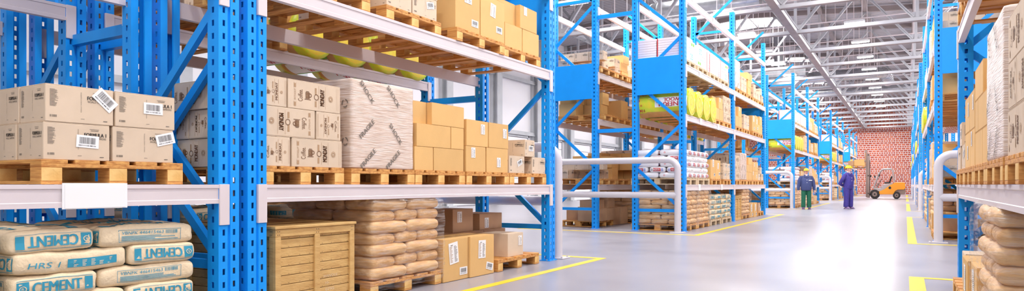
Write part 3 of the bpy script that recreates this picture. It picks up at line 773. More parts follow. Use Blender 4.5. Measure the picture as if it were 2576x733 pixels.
class BFace(Face):
    def text(s, t, x, y, w, h, k, rot=0, flip=False, lift=.003, shear=0.0):
        base = t.lstrip('*'); key = base + '#s'
        if key not in _tx: _tx[key] = subdiv(*text2d(base), 3)
        Face.text(s, ('*' if t[0] == '*' else '') + key, x, y, w, h, k, rot, flip, lift, shear)
    def rect(s, x, y, w, h, k, nx=None, lift=.002, ny=None):
        Face.rect(s, x, y, w, h, k, max(1, int(w / .03)), lift, max(1, int(h / .025)))
LB, WB, HB = .57, .41, .115
def cement_mesh(seed, flip):
    fn = bag_fn(LB, WB, HB + .004, .032, .008, seed, .2); m = MB(); bag_grid(m, LB, WB, HB, fn, 'cement', (22, 16, 6)); me = weld(m.mesh('cement_bag'))
    p = MB(); hl, hw, hz = LB / 2, WB / 2, HB / 2; sgn = -1 if flip else 1
    def fc(P): return BFace(p, lambda a, b, l: fn(P(a, b), l))
    # long sides (+y / -y) ; ends (+x / -x) ; top
    for sd in (-1, 1):
        f = fc(lambda a, b, sd=sd: (-sd * (a - hl), sd * hw, (b - hz)))
        if (seed + (sd > 0)) % 2:
            f.frame(.1, .02, .38, .075, .0022, 'teal'); f.text('VBNFK 446415463', .115, .066, .25, .02, 'teal', shear=.15); f.bars(.38, .064, .08, .024, 20, 'teal', R)
            f.lines(.115, .028, .35, .032, 4, 'teal', R)
        else:
            f.text('HRS 1', .06, .03, .15, .032, 'teal', shear=.25); f.rect(.25, .025, .26, .05, 'teal')
            for q in range(5): f.lines(.28 + q * .045, .03, .025, .04, 5, 'cement', R)
        f = fc(lambda a, b, sd=sd: (sd * hl, sd * sgn * (a - hw), sgn * (b - hz)))
        f.rect(.02, .018, .055, .075, 'teal'); f.ring(.047, .055, .013, .017, 'cement', 16, lift=.004); f.text('R', .042, .048, .011, .014, 'cement', lift=.004)
        f.text('*CEMENT', .09, .024, .235, .062, 'teal'); f.rect(.34, .018, .04, .075, 'teal'); f.rect(.02, .1, .36, .003, 'teal'); f.rect(.02, .01, .36, .002, 'teal')
    for sg in (1, -1):
        f = fc(lambda a, b, sg=sg: (sg * (a - hl), b - hw, sg * hz))
        f.text('*CEMENT', .12, .2, .3, .07, 'teal'); f.rect(.05, .3, .46, .05, 'teal'); f.text('*PREMIUM', .1, .04, .34, .045, 'teal'); f.rect(.03, .035, .055, .055, 'teal')
        for r_ in range(3):
            f.rect(.05, .312 + r_ * .013, .46, .0015, 'cement', lift=.004)
            for c_ in range(8): f.rect(.07 + c_ * .055 + (r_ % 2) * .027, .3 + r_ * .013, .0015, .012, 'cement', lift=.004)
        f.text('local cement plant', .14, .15, .25, .022, 'teal')
    return me, p.mesh('printing')
CEM = [cement_mesh(s, f) for s, f in ((1, True), (2, True), (3, False), (4, True))]
def putty_mesh(seed):
    L_, W_, H_ = .5, .36, .12; fn = bag_fn(L_, W_, H_, .052, .005, seed, .14); m = MB(); bag_grid(m, L_, W_, H_, fn, 'white', (16, 12, 6)); me = weld(m.mesh('putty_bag'))
    p = MB(); hl, hw, hz = L_ / 2, W_ / 2, H_ / 2
    def fc(P): return BFace(p, lambda a, b, l: fn(P(a, b), l))
    for sd in (-1, 1):
        up = 1 if (seed + sd) % 3 else -1
        f = fc(lambda a, b, sd=sd, up=up: (-sd * up * (a - hl), sd * hw, up * (b - hz)))
        f.lines(.14, .05, .2, .016, 2, 'inkg', R) if seed % 2 else f.ring(.12, .06, .01, .018, 'reds', 14)
        f = fc(lambda a, b, sd=sd, up=up: (sd * hl, sd * up * (a - hw), up * (b - hz)))
        f.rect(.09, .02, .17, .08, 'red'); f.text('*PUTTY', .1, .035, .145, .045, 'white', lift=.005); f.rect(.27, .02, .05, .08, 'lav'); f.rect(.05, .025, .03, .07, 'paper'); f.bars(.05, .03, .03, .06, 6, 'ink', R)
    f = fc(lambda a, b: (a - hl, b - hw, hz)); f.rect(.06, .05, .38, .26, 'reds'); f.text('*PUTTY', .1, .12, .3, .1, 'white', lift=.005)
    return me, p.mesh('printing')
PUT = [putty_mesh(s) for s in (1, 2, 3, 4)]
def sack_mesh(seed, L_=.46, W_=.36, H_=.108):
    fn = bag_fn(L_, W_, H_, .05, .006, seed, .12, 7); m = MB(); bag_grid(m, L_, W_, H_, fn, 'sack', (16, 12, 6)); return weld(m.mesh('sack'))
SCK = [sack_mesh(s) for s in (11, 12, 13)]
SCKF = [MB() for _ in range(1)]

# ------------------------------------------------------------------ loads
SHELF = ['floor level', 'first shelf', 'second shelf', 'third shelf']
FARK = MB()
class Ctx:
    far = False
    def __init__(s, rackname, side, xf, y0, dirn, n0=0, lod=0):
        s.rn = rackname; s.s = side; s.xf = xf; s.y0 = y0; s.d = dirn; s.lod = lod; s.n0 = n0; s.rz = 0.0 if side > 0 else PI; s.count = {}
    def pos(s, a, b): return s.xf - s.s * b, s.y0 + s.d * a
    def level(s, li):
        s.li = li; s.z = 0.003 if li == 0 else LV[li - 1] + .001; s.n = s.n0
        s.sh = SHELF[li]; return s
    def lab(s, look, pos=''):
        return '%s%s, %s load, %s, %s' % (look, ', ' + pos if pos else '', nth(s.n - 1), s.sh, s.rn)
    def grp(s, what): return '%s on the %s of the %s' % (what, s.sh, s.rn)
def put_pallet(c, a0, w, b0=.03, d=1.12, wk='wood'):
    x, y = c.pos(a0 + w / 2, b0 + d / 2)
    pallet(x, y, c.z, c.rz, w, d, c.lab('wooden pallet' if wk == 'wood' else 'pale wooden pallet'), c.grp('wooden pallets'), near=c.lod == 0, wk=wk)
def word(i, n, names): return names[i] if i < len(names) else nth(i)
LAY = {1: ['single'], 2: ['bottom', 'top'], 3: ['bottom', 'middle', 'top'], 4: ['bottom', 'second', 'third', 'top']}
COLW = {1: ['centre'], 2: ['left', 'right'], 3: ['left', 'middle', 'right'], 4: ['leftmost', 'inner-left', 'inner-right', 'rightmost']}
def boxes(c, kind, a0, layers, z0=None, b0=.04, rear=True, stk={}, flips=()):
    """layers: list (bottom up) of [height, [(a_left, a_right, depth[, kind[, b_shift]]), ...]]"""
    z = c.z + (PLZ if z0 is None else z0); nl = len(layers)
    for li, (h, cols) in enumerate(layers):
        for ci, col in enumerate(cols):
            al, ar, dp = col[:3]; kd = col[3] if len(col) > 3 and col[3] else kind; bs = col[4] if len(col) > 4 else 0.0
            rows = [('front', b0 + bs)]
            if rear and c.lod == 0 or (rear and c.lod == 1 and ci == 0):
                q = b0 + bs + dp + .008; k = 0
                while q + dp < 1.2: rows.append((['inner', 'rear', 'rearmost'][min(k, 2)], q)); q += dp + .008; k += 1
            for rn, bb in rows:
                jr = 0 if rn == 'front' else R.uniform(-.01, .01)
                x, y = c.pos(a0 + (al + ar) / 2, bb + dp / 2)
                if c.far and kd == 'kraft':
                    FARK.box(x - dp / 2, x + dp / 2, y - (ar - al) / 2 + .003, y + (ar - al) / 2 - .003, z, z + h - .002, 'kraft', .004); FARK.box(x - .02, x + .02, y - (ar - al) / 2 + .01, y + (ar - al) / 2 - .01, z + h - .002, z + h - .001, 'tape'); continue
                lw = '%s %s %s' % (LAY[nl][li] if nl > 1 else 'lone', COLW[len(cols)][ci] if (len(cols) > 1) else '', rn)
                carton(kd, x, y + jr, z, ar - al - .006, dp, h - .002, c.rz, c.lab(KN[kd][1], ' '.join(lw.split())), c.grp(KN[kd][0].replace('_', ' ') + 'es'),
                       stk.get((li, ci), ()) if rn == 'front' else (), li in flips)
        z += h
# ---- particular loads
def L_monday(c, a0, w=.78):
    c.n += 1; put_pallet(c, a0, w)
    hh = .2135
    boxes(c, 'monday', a0, [[hh, [(.0, .255, .52), (.265, .77, .26)]], [hh, [(-.01, .49, .26), (.498, .755, .52)]], [hh, [(-.03, .222, .52), (.23, .75, .26)]]], flips=(1,))
_wr = {}
def wrapped_mesh(w, d, h):
    k = (w, d, h)
    if k not in _wr:
        fn = bag_fn(d, w, h, .016, .003, 5, 0.01, 5, 0); m = MB(); bag_grid(m, d, w, h, fn, 'wound', (20, 18, 26)); a = weld(m.mesh('wrapped_stack'))
        p = MB(); rr = random.Random(4)
        for fi in range(4):
            fw = w if fi % 2 == 0 else d
            def P(x, y, l, fi=fi, fw=fw):
                if fi == 0: q = (d / 2, x - w / 2, y - h / 2)
                elif fi == 1: q = (x - d / 2, -w / 2, y - h / 2)
                elif fi == 2: q = (-d / 2, w / 2 - x, y - h / 2)
                else: q = (d / 2 - x, w / 2, y - h / 2)
                return fn(q, l + .004)
            for (cx, cy, an, t) in ((.24, .12, 42, '*FRAGILE'), (.64, .12, 42, '*FRAGILE'), (.22, .45, 42, '*FRAGILE'), (.22, .86, -48, '*SHOCK'), (.64, .86, -48, '*SHOCK'), (.68, .42, -48, '*SHOCK')):
                ca, sa = math.cos(math.radians(an)), math.sin(math.radians(an)); ox, oy = cx * fw, cy * h
                f = BFace(p, lambda a, b, l, P=P, ca=ca, sa=sa, ox=ox, oy=oy: P(ox + a * ca - b * sa, oy + a * sa + b * ca, l))
                vs, fs = text2d(t); f.text(t, -.11, -.02, .22, .04, 'inkg', lift=.002)
            for cy in (.3, .72):   # three chasing arrows
                for q in range(3):
                    t0 = 2 * PI * q / 3; pts = [(.06 + (.035 if j < 5 else .026) * math.cos(t0 + (j if j < 5 else 9 - j) * .36), cy * h + (.035 if j < 5 else .026) * math.sin(t0 + (j if j < 5 else 9 - j) * .36)) for j in range(10)]
                    if fi == 1: Face(p, lambda a, b, l, P=P: P(fw - .13 + a, b, l)).poly(pts, 'inkg', .003)
        _wr[k] = (a, p.mesh('printing'))
    return _wr[k]
def L_wrapped(c, a0, w=.78, h=.735, wk='wood'):
    c.n += 1; put_pallet(c, a0, w + .02, wk=wk)
    x, y = c.pos(a0 + w / 2 + .01, .035 + .53); a, p = wrapped_mesh(w, 1.06, h)
    o = inst('wrapped_stack', a, (x, y, c.z + PLZ), c.rz); inst('printing', p, parent=o)
    tag(o, c.lab('carton stack wound in clear film'), 'wrapped load', 'film wrapped stacks')
def L_kraft3(c, a0, w=.79):
    c.n += 1; put_pallet(c, a0, w)
    boxes(c, 'kraft', a0, [[.222, [(.0, .28, .36), (.285, .78, .36)]], [.215, [(.03, .56, .36), (.565, .785, .36)]], [.212, [(.0, .25, .3, None, .06), (.255, .79, .36)]]])
def L_kraft4(c, a0, w=.84):
    c.n += 1; put_pallet(c, a0, w)
    boxes(c, 'kraft', a0, [[.268, [(.0, .37, .4), (.385, .83, .4)]], [.272, [(.01, .42, .4), (.43, .84, .4)]]],
          stk={(0, 0): [('adr', 'f', .35, .75, 0, .95)], (0, 1): [('adr', 'f', .55, .42, 0, .95)], (1, 0): [('adr', 'f', .74, .68, 0, .95)], (1, 1): [('adr', 'f', .8, .62, 0, .95)]})
def L_form5(c, a0, w=.88):
    c.n += 1; put_pallet(c, a0, w)
    boxes(c, 'formula', a0, [[.2, [(.0, .35, .3), (.53, .87, .3)]], [.2, [(.36, .6, .34)]]],
          stk={(0, 0): [('bar', 'f', .68, .62, .35)], (1, 0): [('bar', 'f', .6, .5, .0)]})
def L_formula_big(c, a0, w=.78):
    c.n += 1; put_pallet(c, a0, w)
    boxes(c, 'formula', a0, [[.2, [(.01, .35, .27), (.36, .725, .27)]], [.2, [(.02, .37, .27), (.375, .735, .27)]]],
          stk={(0, 0): [('bar', 'f', .65, .52, -.05, 1.05)], (0, 1): [('bar', 'f', .86, .72, .25, 1.05)], (1, 0): [('bar', 'f', .87, .7, -.75, 1.15)], (1, 1): [('bar', 'f', .62, .6, 0, 1.05)]})
def L_formula_two(c, a0, w=.78):
    c.n += 1; put_pallet(c, a0, w)
    boxes(c, 'formula', a0, [[.2, [(.01, .35, .27), (.36, .725, .27)]], [.2, [(.02, .37, .27), (.375, .735, .27)]]],
          stk={(0, 0): [('bar', 'f', .72, .8, -.3)], (0, 1): [('bar', 'f', .72, .66, .2)]})
def L_kraft_tall(c, a0, w=.9):
    c.n += 1; put_pallet(c, a0, w, b0=-.02 if c.li == 2 else .03)
    boxes(c, 'kraft', a0, [[.45, [(-.0, .44, .5), (.45, .93, .42)]]], b0=.0 if c.li == 2 else .05,
          stk={(0, 0): [('bar', 'f', .78, .22, 0, 1.1), ('adr', 'f', .5, .82, 0, 1.6)], (0, 1): [('bar', 'f', .76, .28, 0, 1.1), ('adr', 'f', .5, .7, -.1, 1.3)]})
def L_kraft_mix(c, a0, w=.85):
    c.n += 1; put_pallet(c, a0, w)
    boxes(c, 'kraft', a0, [[.27, [(.03, .42, .42), (.43, .83, .42)]], [.27, [(-.01, .36, .4, None, .06), (.37, .78, .42)]]], stk={(1, 1): [('adr', 'f', .3, .8, 0, .9)]})
def L_kraft_col(c, a0, w=.8):
    c.n += 1; put_pallet(c, a0, w)
    boxes(c, 'kraft', a0, [[.21, [(.05, .5, .4)]], [.21, [(.1, .55, .4)]], [.2, [(.0, .4, .4), (.42, .7, .34)]]] if c.li == 3 else [[.28, [(.0, .4, .4), (.42, .8, .4)]], [.25, [(.05, .6, .4)]]])
def L_pale(c, a0, w=.7, n=2):
    c.n += 1; put_pallet(c, a0, w)
    boxes(c, 'formula', a0, [[.2, [(.02, .34, .3), (.36, .68, .3)]], [.2, [(.05, .4, .3)]]] if n == 2 else [[.22, [(.02, .34, .3), (.36, .68, .3)]]])
def L_crate(c, a0, w=.78, h=.65, d=1.05):
    c.n += 1; x, y = c.pos(a0 + w / 2, .02 + d / 2); t = empty('wooden_crate', (x, y, c.z), c.rz)
    m = MB(); m.box(-d / 2 - .012, d / 2 + .012, -w / 2 - .012, w / 2 + .012, h - .02, h, 'crate', .003); m.build('lid', t)
    n = 9; e = .018
    for nm, ax in (('front_panel', 0), ('side_panel', 1), ('back_panel', 2), ('side_panel', 3)):
        m = MB(); L = w if ax % 2 == 0 else d - 2 * e - .002; hh = (h - .06) / n
        def bx(l0, l1, z0, z1, o0, o1, k, cc=.002):
            if ax == 0: m.box(d / 2 - e + o0, d / 2 - e + o1, l0, l1, z0, z1, k, cc)
            elif ax == 2: m.box(-d / 2 + e - o1, -d / 2 + e - o0, l0, l1, z0, z1, k, cc)
            elif ax == 1: m.box(l0, l1, -w / 2 + e - o1, -w / 2 + e - o0, z0, z1, k, cc)
            else: m.box(l0, l1, w / 2 - e + o0, w / 2 - e + o1, z0, z1, k, cc)
        for i in range(n): bx(-L / 2 + .01, L / 2 - .01, .03 + i * hh + .002, .03 + (i + 1) * hh - .002, -.014, 0, 'crate')
        if ax != 2:
            for i in range(n):
                for q in (-.42, -.33, -.2, -.08, .08, .2, .33, .42): bx(q * L - .002, q * L + .002, .03 + i * hh + .008, .03 + i * hh + .012, 0, .0012, 'nail', 0)
        m.build(nm, t)
        m = MB()
        bx(-L / 2, L / 2, h - .075, h - .021, 0, e, 'crate'); bx(-L / 2, L / 2, 0.0, .055, 0, e, 'crate')
        for q in ((-L / 2, -L / 2 + .05), (-.026, .026), (L / 2 - .05, L / 2)): bx(q[0], q[1], .056, h - .076, 0, e, 'crate')
        for q in (-L / 2 + .02, -L / 2 + .035, 0.01, -.01, L / 2 - .02, L / 2 - .035):
            for zz in (h - .062, h - .038): bx(q - .003, q + .003, zz - .003, zz + .003, e, e + .001, 'nail', 0)
        m.build('batten_frame', t)
        if ax == 0:
            m = MB(); f = Face(m, lambda a, b, l: (d / 2 - e + l, a - w / 2, b)); f.text('0795', w * .62, h * .2, .09, .022, 'cement'); f.text('HANDLE', w * .6, h * .36, .14, .02, 'cement'); f.text('10-', w * .62, h * .28, .04, .018, 'cement'); m.build('stencil', t)
    m = MB(); m.box(-d / 2 + .02, d / 2 - .02, -w / 2 + .02, w / 2 - .02, .004, .02, 'crate', .002); m.build('floor_boards', t)
    tag(t, c.lab('tall nailed wooden crate'), 'crate', 'nailed wooden crates')
_sk = {}
def sack_layout(rows=7):
    o = []
    for l in range(rows):
        z = PLZ + .0 + l * .0985
        if l % 2 == 0:
            for i in range(2):
                for j in range(3): o.append((.03 + .46 / 2 + i * .465, .2 + j * .36, z, 1))
        else:
            for i in range(3):
                for j in range(2): o.append((.03 + .155 + i * .31, .28 + j * .5, z, 0))
    return o
def film_mesh(w, d, h):
    k = (w, d, h)
    if k not in _sk:
        fn = bag_fn(d, w, h, .07, .012, 21, .0, 6, 0); m = MB(); bag_grid(m, d, w, h, fn, 'film', (14, 14, 20)); _sk[k] = weld(m.mesh('stretch_film'))
    return _sk[k]
def joined_sacks():
    if 'j' not in _sk:
        lo = []
        for s_ in (11, 12):
            fn = bag_fn(.46, .36, .108, .05, .006, s_, .12, 7); m = MB(); bag_grid(m, .46, .36, .108, fn, 'sack', (9, 7, 4)); lo.append(m)
        m = MB()
        for i, (a, b, z, al) in enumerate(sack_layout()):
            q = lo[i % 2]; 
            for_ = []
            for (x, y, zz) in q.v:
                if al: x, y = y, x
                else: y = y * .86; x = x * 1.06
                for_.append((x - (b - .56), y + a - .495, zz + z))
            m.add(for_, q.f, 'sack')
        _sk['j'] = weld(m.mesh('sacks'))
    return _sk['j']
def L_sacks(c, a0):
    c.n += 1; put_pallet(c, a0, .98)
    x, y = c.pos(a0 + .495, .56); t = empty('wrapped_sack_load', (x, y, c.z), c.rz)
    if c.lod == 0:
        for i, (a, b, z, al) in enumerate(sack_layout()):
            o = inst('sack', SCK[i % 3], ((.56 - b), (a - .495) * (1), z + .002), parent=t, rot=(0, 0, (PI / 2 if al else 0) + R.uniform(-.02, .02)))
            o.scale = (1, 1, 1) if al else (1.06, .86, 1)
    else:
        inst('sacks', joined_sacks(), parent=t)
    f = inst('stretch_film', film_mesh(1.03, 1.17, .80), (0, 0, .04), parent=t)
    tag(t, c.lab('block of tan sacks under clear film'), 'sack load', 'film wrapped sack loads')
def bagset(c, a0, meshes, nm, look, dims, n_layers, pitch, mode, w=1.0, wk='paleW'):
    c.n += 1; put_pallet(c, a0, w, wk=wk)
    L_, W_ = dims; cols = 0
    for l in range(n_layers):
        spots = []
        if mode == 'cem':
            e0 = (0, W_) if l % 2 == (n_layers - 1) % 2 else (w - W_, w); l0 = (e0[1] + .015, w) if l % 2 == (n_layers - 1) % 2 else (0, w - W_ - .015)
            for q in range(2 if c.lod < 2 else 1): spots.append(((e0[0] + e0[1]) / 2, L_ / 2 + q * (L_ + .01), 0, 'end-on ' + ('outer' if q == 0 else 'inner')))
            for q in range(2 if c.lod < 1 or l == n_layers - 1 else 1): spots.append(((l0[0] + l0[1]) / 2, W_ / 2 + q * (W_ + .01), 1, 'long-side ' + ('outer' if q == 0 else 'inner')))
        else:
            if l % 2 == 0:
                for i in range(3):
                    for j in range(2 if (c.lod < 1 or (i == 0 and c.lod < 2) or l == n_layers - 1) else 1): spots.append((.17 + i * .33, .26 + j * .52, 0, ['left', 'middle', 'right'][i] + [' outer', ' inner'][j]))
            else:
                for i in range(2):
                    for j in range(3 if (c.lod < 1 or (i == 0 and c.lod < 2)) else 1): spots.append((.25 + i * .5, .19 + j * .365, 1, ['left', 'right'][i] + [' outer', ' inner', ' rear'][j]))
        for i, (a, b, al, pw) in enumerate(spots):
            me, pr = meshes[(l * 3 + i * 2 + c.n) % len(meshes)]
            x, y = c.pos(a0 + a, .04 + b)
            fl = R.choice((0, PI)); z = c.z + PLZ + l * pitch
            if mode == 'cem' and al: fl = 0
            o = inst(nm, me, (x + R.uniform(-.008, .008), y + R.uniform(-.006, .006), z), c.rz + fl + (PI / 2 if al else 0) + R.uniform(-.03, .03))
            if mode != 'cem': o.scale = (1, .93, 1)
            if c.lod < 2 or c.lod == 2 and c.li == 1: inst('printing', pr, parent=o)
            tag(o, c.lab(look, '%s layer %s' % (nth(l), pw)), 'bag', c.grp(look + 's'))
def L_cement(c, a0): bagset(c, a0, CEM, 'cement_bag', 'cement bag', (LB, WB), 5, .1155, 'cem', 1.0)
def L_putty(c, a0): bagset(c, a0, PUT, 'putty_bag', 'white putty bag', (.5, .36), 5, .117, 'put', 1.0)
_bd = {}
def boardpack(var):
    if var not in _bd:
        w, d, h = .86, .545, .44; m = MB(); n = 9; rr = random.Random(var)
        for i in range(n): m.box(-d / 2, d / 2, -w / 2, w / 2, i * h / n + .003, (i + 1) * h / n - .002, 'board', .003); m.box(-d / 2 + .006, d / 2 - .006, -w / 2 + .006, w / 2 - .006, i * h / n - .003 if i else 0, i * h / n + .004, 'boardg')
        me = m.mesh('insulation_boards'); p = MB()
        m2 = MB(); m2.box(d / 2 - .004, d / 2 + .003, -w / 2 + .01, w / 2 - .01, .005, h - .005, 'paper', .002)
        f = Face(p, lambda a, b, l: (d / 2 + .003 + l, (a - w / 2), b)); fl = var == 1
        if var < 2:
            Y = (lambda y, hh: h - y - hh) if fl else (lambda y, hh: y); X = (lambda x, ww: w - x - ww) if fl else (lambda x, ww: x)
            f.rect(X(.02, .035), .01, .035, h - .02, 'red'); f.text('*25', X(.5, .2), Y(.05, .12), .2, .12, 'cyan', flip=fl); f.text('Styroplan', X(.12, .52), Y(.25, .06), .52, .06, 'cyan', flip=fl)
            f.rect(X(.56, .1), Y(.34, .06), .1, .06, 'green'); f.rect(X(.69, .1), Y(.34, .06), .1, .06, 'green'); f.text('insulation boards', X(.12, .38), Y(.19, .025), .38, .025, 'reds', flip=fl); f.text('expanded foam', X(.12, .3), Y(.35, .02), .3, .02, 'reds', flip=fl); f.text('panels', X(.15, .15), Y(.1, .02), .15, .02, 'cyan', flip=fl)
        else: f.rect(.02, .01, .035, h - .02, 'red')
        g = Face(p, lambda a, b, l: (a - d / 2, -w / 2 - l, b)); g.rect(0, .01, .022, h - .02, 'red')
        _bd[var] = (me, m2.mesh('wrapper'), p.mesh('printing'))
    return _bd[var]
def L_boards(c, a0, var):
    c.n += 1; put_pallet(c, a0, .86, wk='paleW')
    me, wr, pr = boardpack(var)
    for q in range(2 if c.lod < 2 else 1):
        x, y = c.pos(a0 + .43, .04 + .28 + q * .56); o = inst('insulation_pack', me, (x, y, c.z + PLZ), c.rz)
        if q == 0:
            if var < 2: inst('wrapper', wr, parent=o)
            inst('printing', pr, parent=o)
        tag(o, c.lab('white pack of foam boards', ['outer', 'inner'][q] if q or 1 else ''), 'insulation pack', c.grp('foam board packs'))
_rl = {}
def roll_mesh():
    if not _rl:
        r, L = .285, 1.16; m = MB(); n = 36; vs = []; fs = []
        prof = [(-L / 2, .0), (-L / 2 + .006, r * .3), (-L / 2 + .004, r * .62), (-L / 2 - .004, r * .86), (-L / 2 + .012, r), (-L / 2 + .12, r * 1.01), (0, r * .985), (L / 2 - .12, r * 1.01), (L / 2 - .012, r), (L / 2 + .004, r * .86), (L / 2 - .004, r * .62), (L / 2 - .006, r * .3), (L / 2, 0)]
        for x, q in prof:
            for j in range(n): t = 2 * PI * j / n; vs.append((x, q * math.cos(t), r + q * math.sin(t)))
        for i in range(len(prof) - 1):
            f_ = [(i * n + j, i * n + (j + 1) % n, (i + 1) * n + (j + 1) % n, (i + 1) * n + j) for j in range(n)]
            m.add([], [], 'disc')
            b0 = 0
            k = 'disc' if i < 3 or i >= 9 else ('lime' if i in (3, 4, 7, 8) else 'woolw')
            m.v = vs; mi = m.mi(k)
            for q in f_: m.f.append(q); m.m.append(mi)
        me = weld(m.mesh('wool_roll'))
        p = MB(); f = BFace(p, lambda a, b, l: (a, -(r * 1.008 + l) * math.cos(b / r), r + (r * 1.008 + l) * math.sin(b / r)))
        f.rect(-.3, -.2, .88, .42, 'lime', lift=.003); f.rect(-.1, -.1, .67, .2, 'paper', lift=.005); f.poly([(-.24, .1), (-.1, -.1), (-.1, .1)], 'paper', lift=.006); f.text('*MINERAL', -.06, -.085, .6, .085, 'red', flip=True, lift=.008); f.text('*WOOL', .08, .01, .36, .075, 'red', flip=True, lift=.008)
        f.rect(-.56, -.22, .26, .46, 'lime', lift=.003); f.text('*100%', -.53, -.19, .2, .06, 'red', flip=True, lift=.007); f.text('*100%', -.5, .15, .2, .055, 'red', flip=True, lift=.007)
        for q in (-.53, -.43): f.frame(q, -.09, .08, .075, .004, 'red'); f.rect(q + .02, -.07, .012, .04, 'red', lift=.006); f.rect(q + .045, -.07, .012, .04, 'red', lift=.006)
        f.frame(-.49, .01, .09, .075, .004, 'red'); f.ring(-.445, .045, .01, .025, 'red', 12, lift=.006)
        f.ring(-.04, .05, .02, .032, 'lime', 16, lift=.008)
        for o_ in (2.2, -2.0):
            g = BFace(p, lambda a, b, l, o_=o_: (a, -(r * 1.008 + l) * math.cos(b / r + o_), r + (r * 1.008 + l) * math.sin(b / r + o_)))
            g.rect(-.35, -.1, .75, .2, 'paper', lift=.004); g.text('*MINERAL', -.25, -.08, .42, .07, 'red', flip=True, lift=.007); g.text('*WOOL', -.2, .01, .3, .07, 'red', flip=True, lift=.007); g.rect(-.35, .11, .75, .03, 'green', lift=.004); g.rect(-.35, -.14, .75, .03, 'green', lift=.004)
        e = MB(); f = Face(e, lambda a, b, l: (L / 2 + .008, a, r + b)); f.ring(0, 0, r * .9, r * .97, 'lime', 32); f.ring(0, 0, r * .55, r * .6, 'lime', 28, ax=1.03); f.ring(0, 0, r * .2, r * .24, 'woolw', 20)
        _rl['m'] = me; _rl['p'] = p.mesh('printing'); _rl['e'] = e.mesh('end_ring')
    return _rl
def L_rolls(c, a0, n=4):
    r_ = roll_mesh()
    for i in range(n):
        x, y = c.pos(a0 + .3 + i * .6, .55); o = inst('wool_roll', r_['m'], (x, y, c.z - .01), c.rz)
        inst('printing', r_['p'], parent=o)
        inst('end_ring', r_['e'], parent=o)
        c.n += 1; tag(o, c.lab('yellow-green mineral wool roll', ['first', 'second', 'third', 'fourth'][i] + ' roll'), 'insulation roll', 'mineral wool rolls'); c.n -= 1
    c.n += 1
def L_floorboxes(c, a0):
    c.n += 1
    def one(kind, a, w, b, d, z, h, pos, st=()):
        x, y = c.pos(a0 + a + w / 2, b + d / 2); carton(kind, x, y, c.z + z, w, d, h, c.rz, c.lab(KN[kind][1], pos), c.grp('floor cartons'), st)
    one('kraft', 0, .42, .02, .4, 0, .415, 'floor left front', [('bar', 'f', .8, .2, 0, 1.2), ('adr', 'f', .4, .66, .12, 1.9)])
    one('kraft', .43, .45, .0, .4, 0, .415, 'floor right front', [('bar', 'f', .8, .2, -.25, 1.2), ('adr', 'f', .48, .66, -.03, 1.7)])
    one('brown', .0, .45, .44, .5, 0, .41, 'floor left rear'); one('brown', .47, .45, .42, .5, 0, .41, 'floor right rear')
def L_pallet_one(c, a0, w=.93):
    c.n += 1; put_pallet(c, a0, w, b0=-.01, d=.95)
    x, y = c.pos(a0 + .33, .0 + .17 + .0); x, y = c.pos(a0 + .28 + .18, .03 + .2)
    carton('brown' if c.lod else 'plainpale', x, y, c.z + PLZ, .345, .38, .262, c.rz, c.lab('plain beige carton', 'single'), c.grp('single cartons'), [('adr', 'f', .78, .66, 0, 1.0)])
    for (a, w_, b, d_, z, h, ps, st) in ((-.02, .47, .47, .5, PLZ, .28, 'lower left rear', ()), (.46, .48, .47, .5, PLZ, .28, 'lower right rear', ()), (-.1, .4, .52, .42, PLZ + .28, .26, 'upper left', [('adr', 'f', .32, .66, 0, 1.1)]), (.44, .5, .52, .38, PLZ + .28, .19, 'upper right', [('adr', 'f', .3, .42, 0, 1.1)])):
        if c.lod > 1 and ps.startswith('lower'): continue
        if c.lod > 1: z -= .28
        x, y = c.pos(a0 + a + w_ / 2, b + d_ / 2); carton('brown', x, y, c.z + z, w_, d_, h, c.rz, c.lab('crumpled brown carton', ps), c.grp('brown cartons'), st)
BAY_A = {0: [(L_sacks, .08), (L_sacks, 1.1), (L_cement, 2.2), (L_cement, 3.31)],
         1: [(L_putty, .07), (L_putty, 1.1), (L_kraft_tall, 2.28), (L_formula_big, 3.44)],
         2: [(L_rolls, .1), (L_kraft_mix, 2.62), (L_monday, 3.5)],
         3: [(lambda c, a: L_boards(c, a, 0), .08), (lambda c, a: L_boards(c, a, 1), 1.1), (lambda c, a: L_boards(c, a, 2), 2.12), (lambda c, a: L_boards(c, a, 0), 3.14)]}
BAY_B = {0: [(L_crate, .245), (L_sacks, 1.22), (L_floorboxes, 2.22), (L_pallet_one, 3.17)],
         1: [(L_monday, .14), (L_wrapped, 1.0), (L_kraft3, 1.81), (L_kraft4, 2.63), (L_form5, 3.485)],
         2: [(L_kraft_mix, .37), (L_formula_two, 1.42), (L_kraft_tall, 2.39), (L_kraft_mix, 3.36)],
         3: [(L_wrapped, .15), (L_formula_two, 1.05), (L_kraft_col, 1.9), (L_pale, 2.75), (L_form5, 3.5)]}
def fill(name, side, xf, y0, dirn, bay, lod, levels=(0, 1, 2, 3), n0=0, skip=()):
    c = Ctx(name, side, xf, y0, dirn, n0, lod); c.far = (name.startswith('f')) or name == 'third right rack' or name == 'third rear rack'
    for li in levels:
        c.level(li)
        for i, (fn, a) in enumerate(bay[li]):
            if (li, i) in skip: c.n += 1; continue
            fn(c, a)
# near block
fill('left edge rack', 1, XF, -1.735, 1, BAY_A, 0, (0, 1), 0, skip=((0, 0), (0, 1), (1, 0), (1, 1), (1, 2)))
fill('nearest left rack', 1, XF, 2.93, 1, BAY_B, 0, (0, 1, 2), 0)
fill('nearest rear rack', -1, -6.8, 7.47, -1, BAY_A, 1, (0, 2), 0)
c_ = Ctx('nearest rear rack', -1, -6.8, 7.47, -1, 0, 1).level(1)
c_.n = 0; L_monday(c_, 3.35); L_monday(c_, 2.3)
c_ = Ctx('left edge rear rack', -1, -6.8, 2.86, -1, 0, 1).level(1); L_kraft_tall(c_, .6); L_kraft_mix(c_, 1.7)
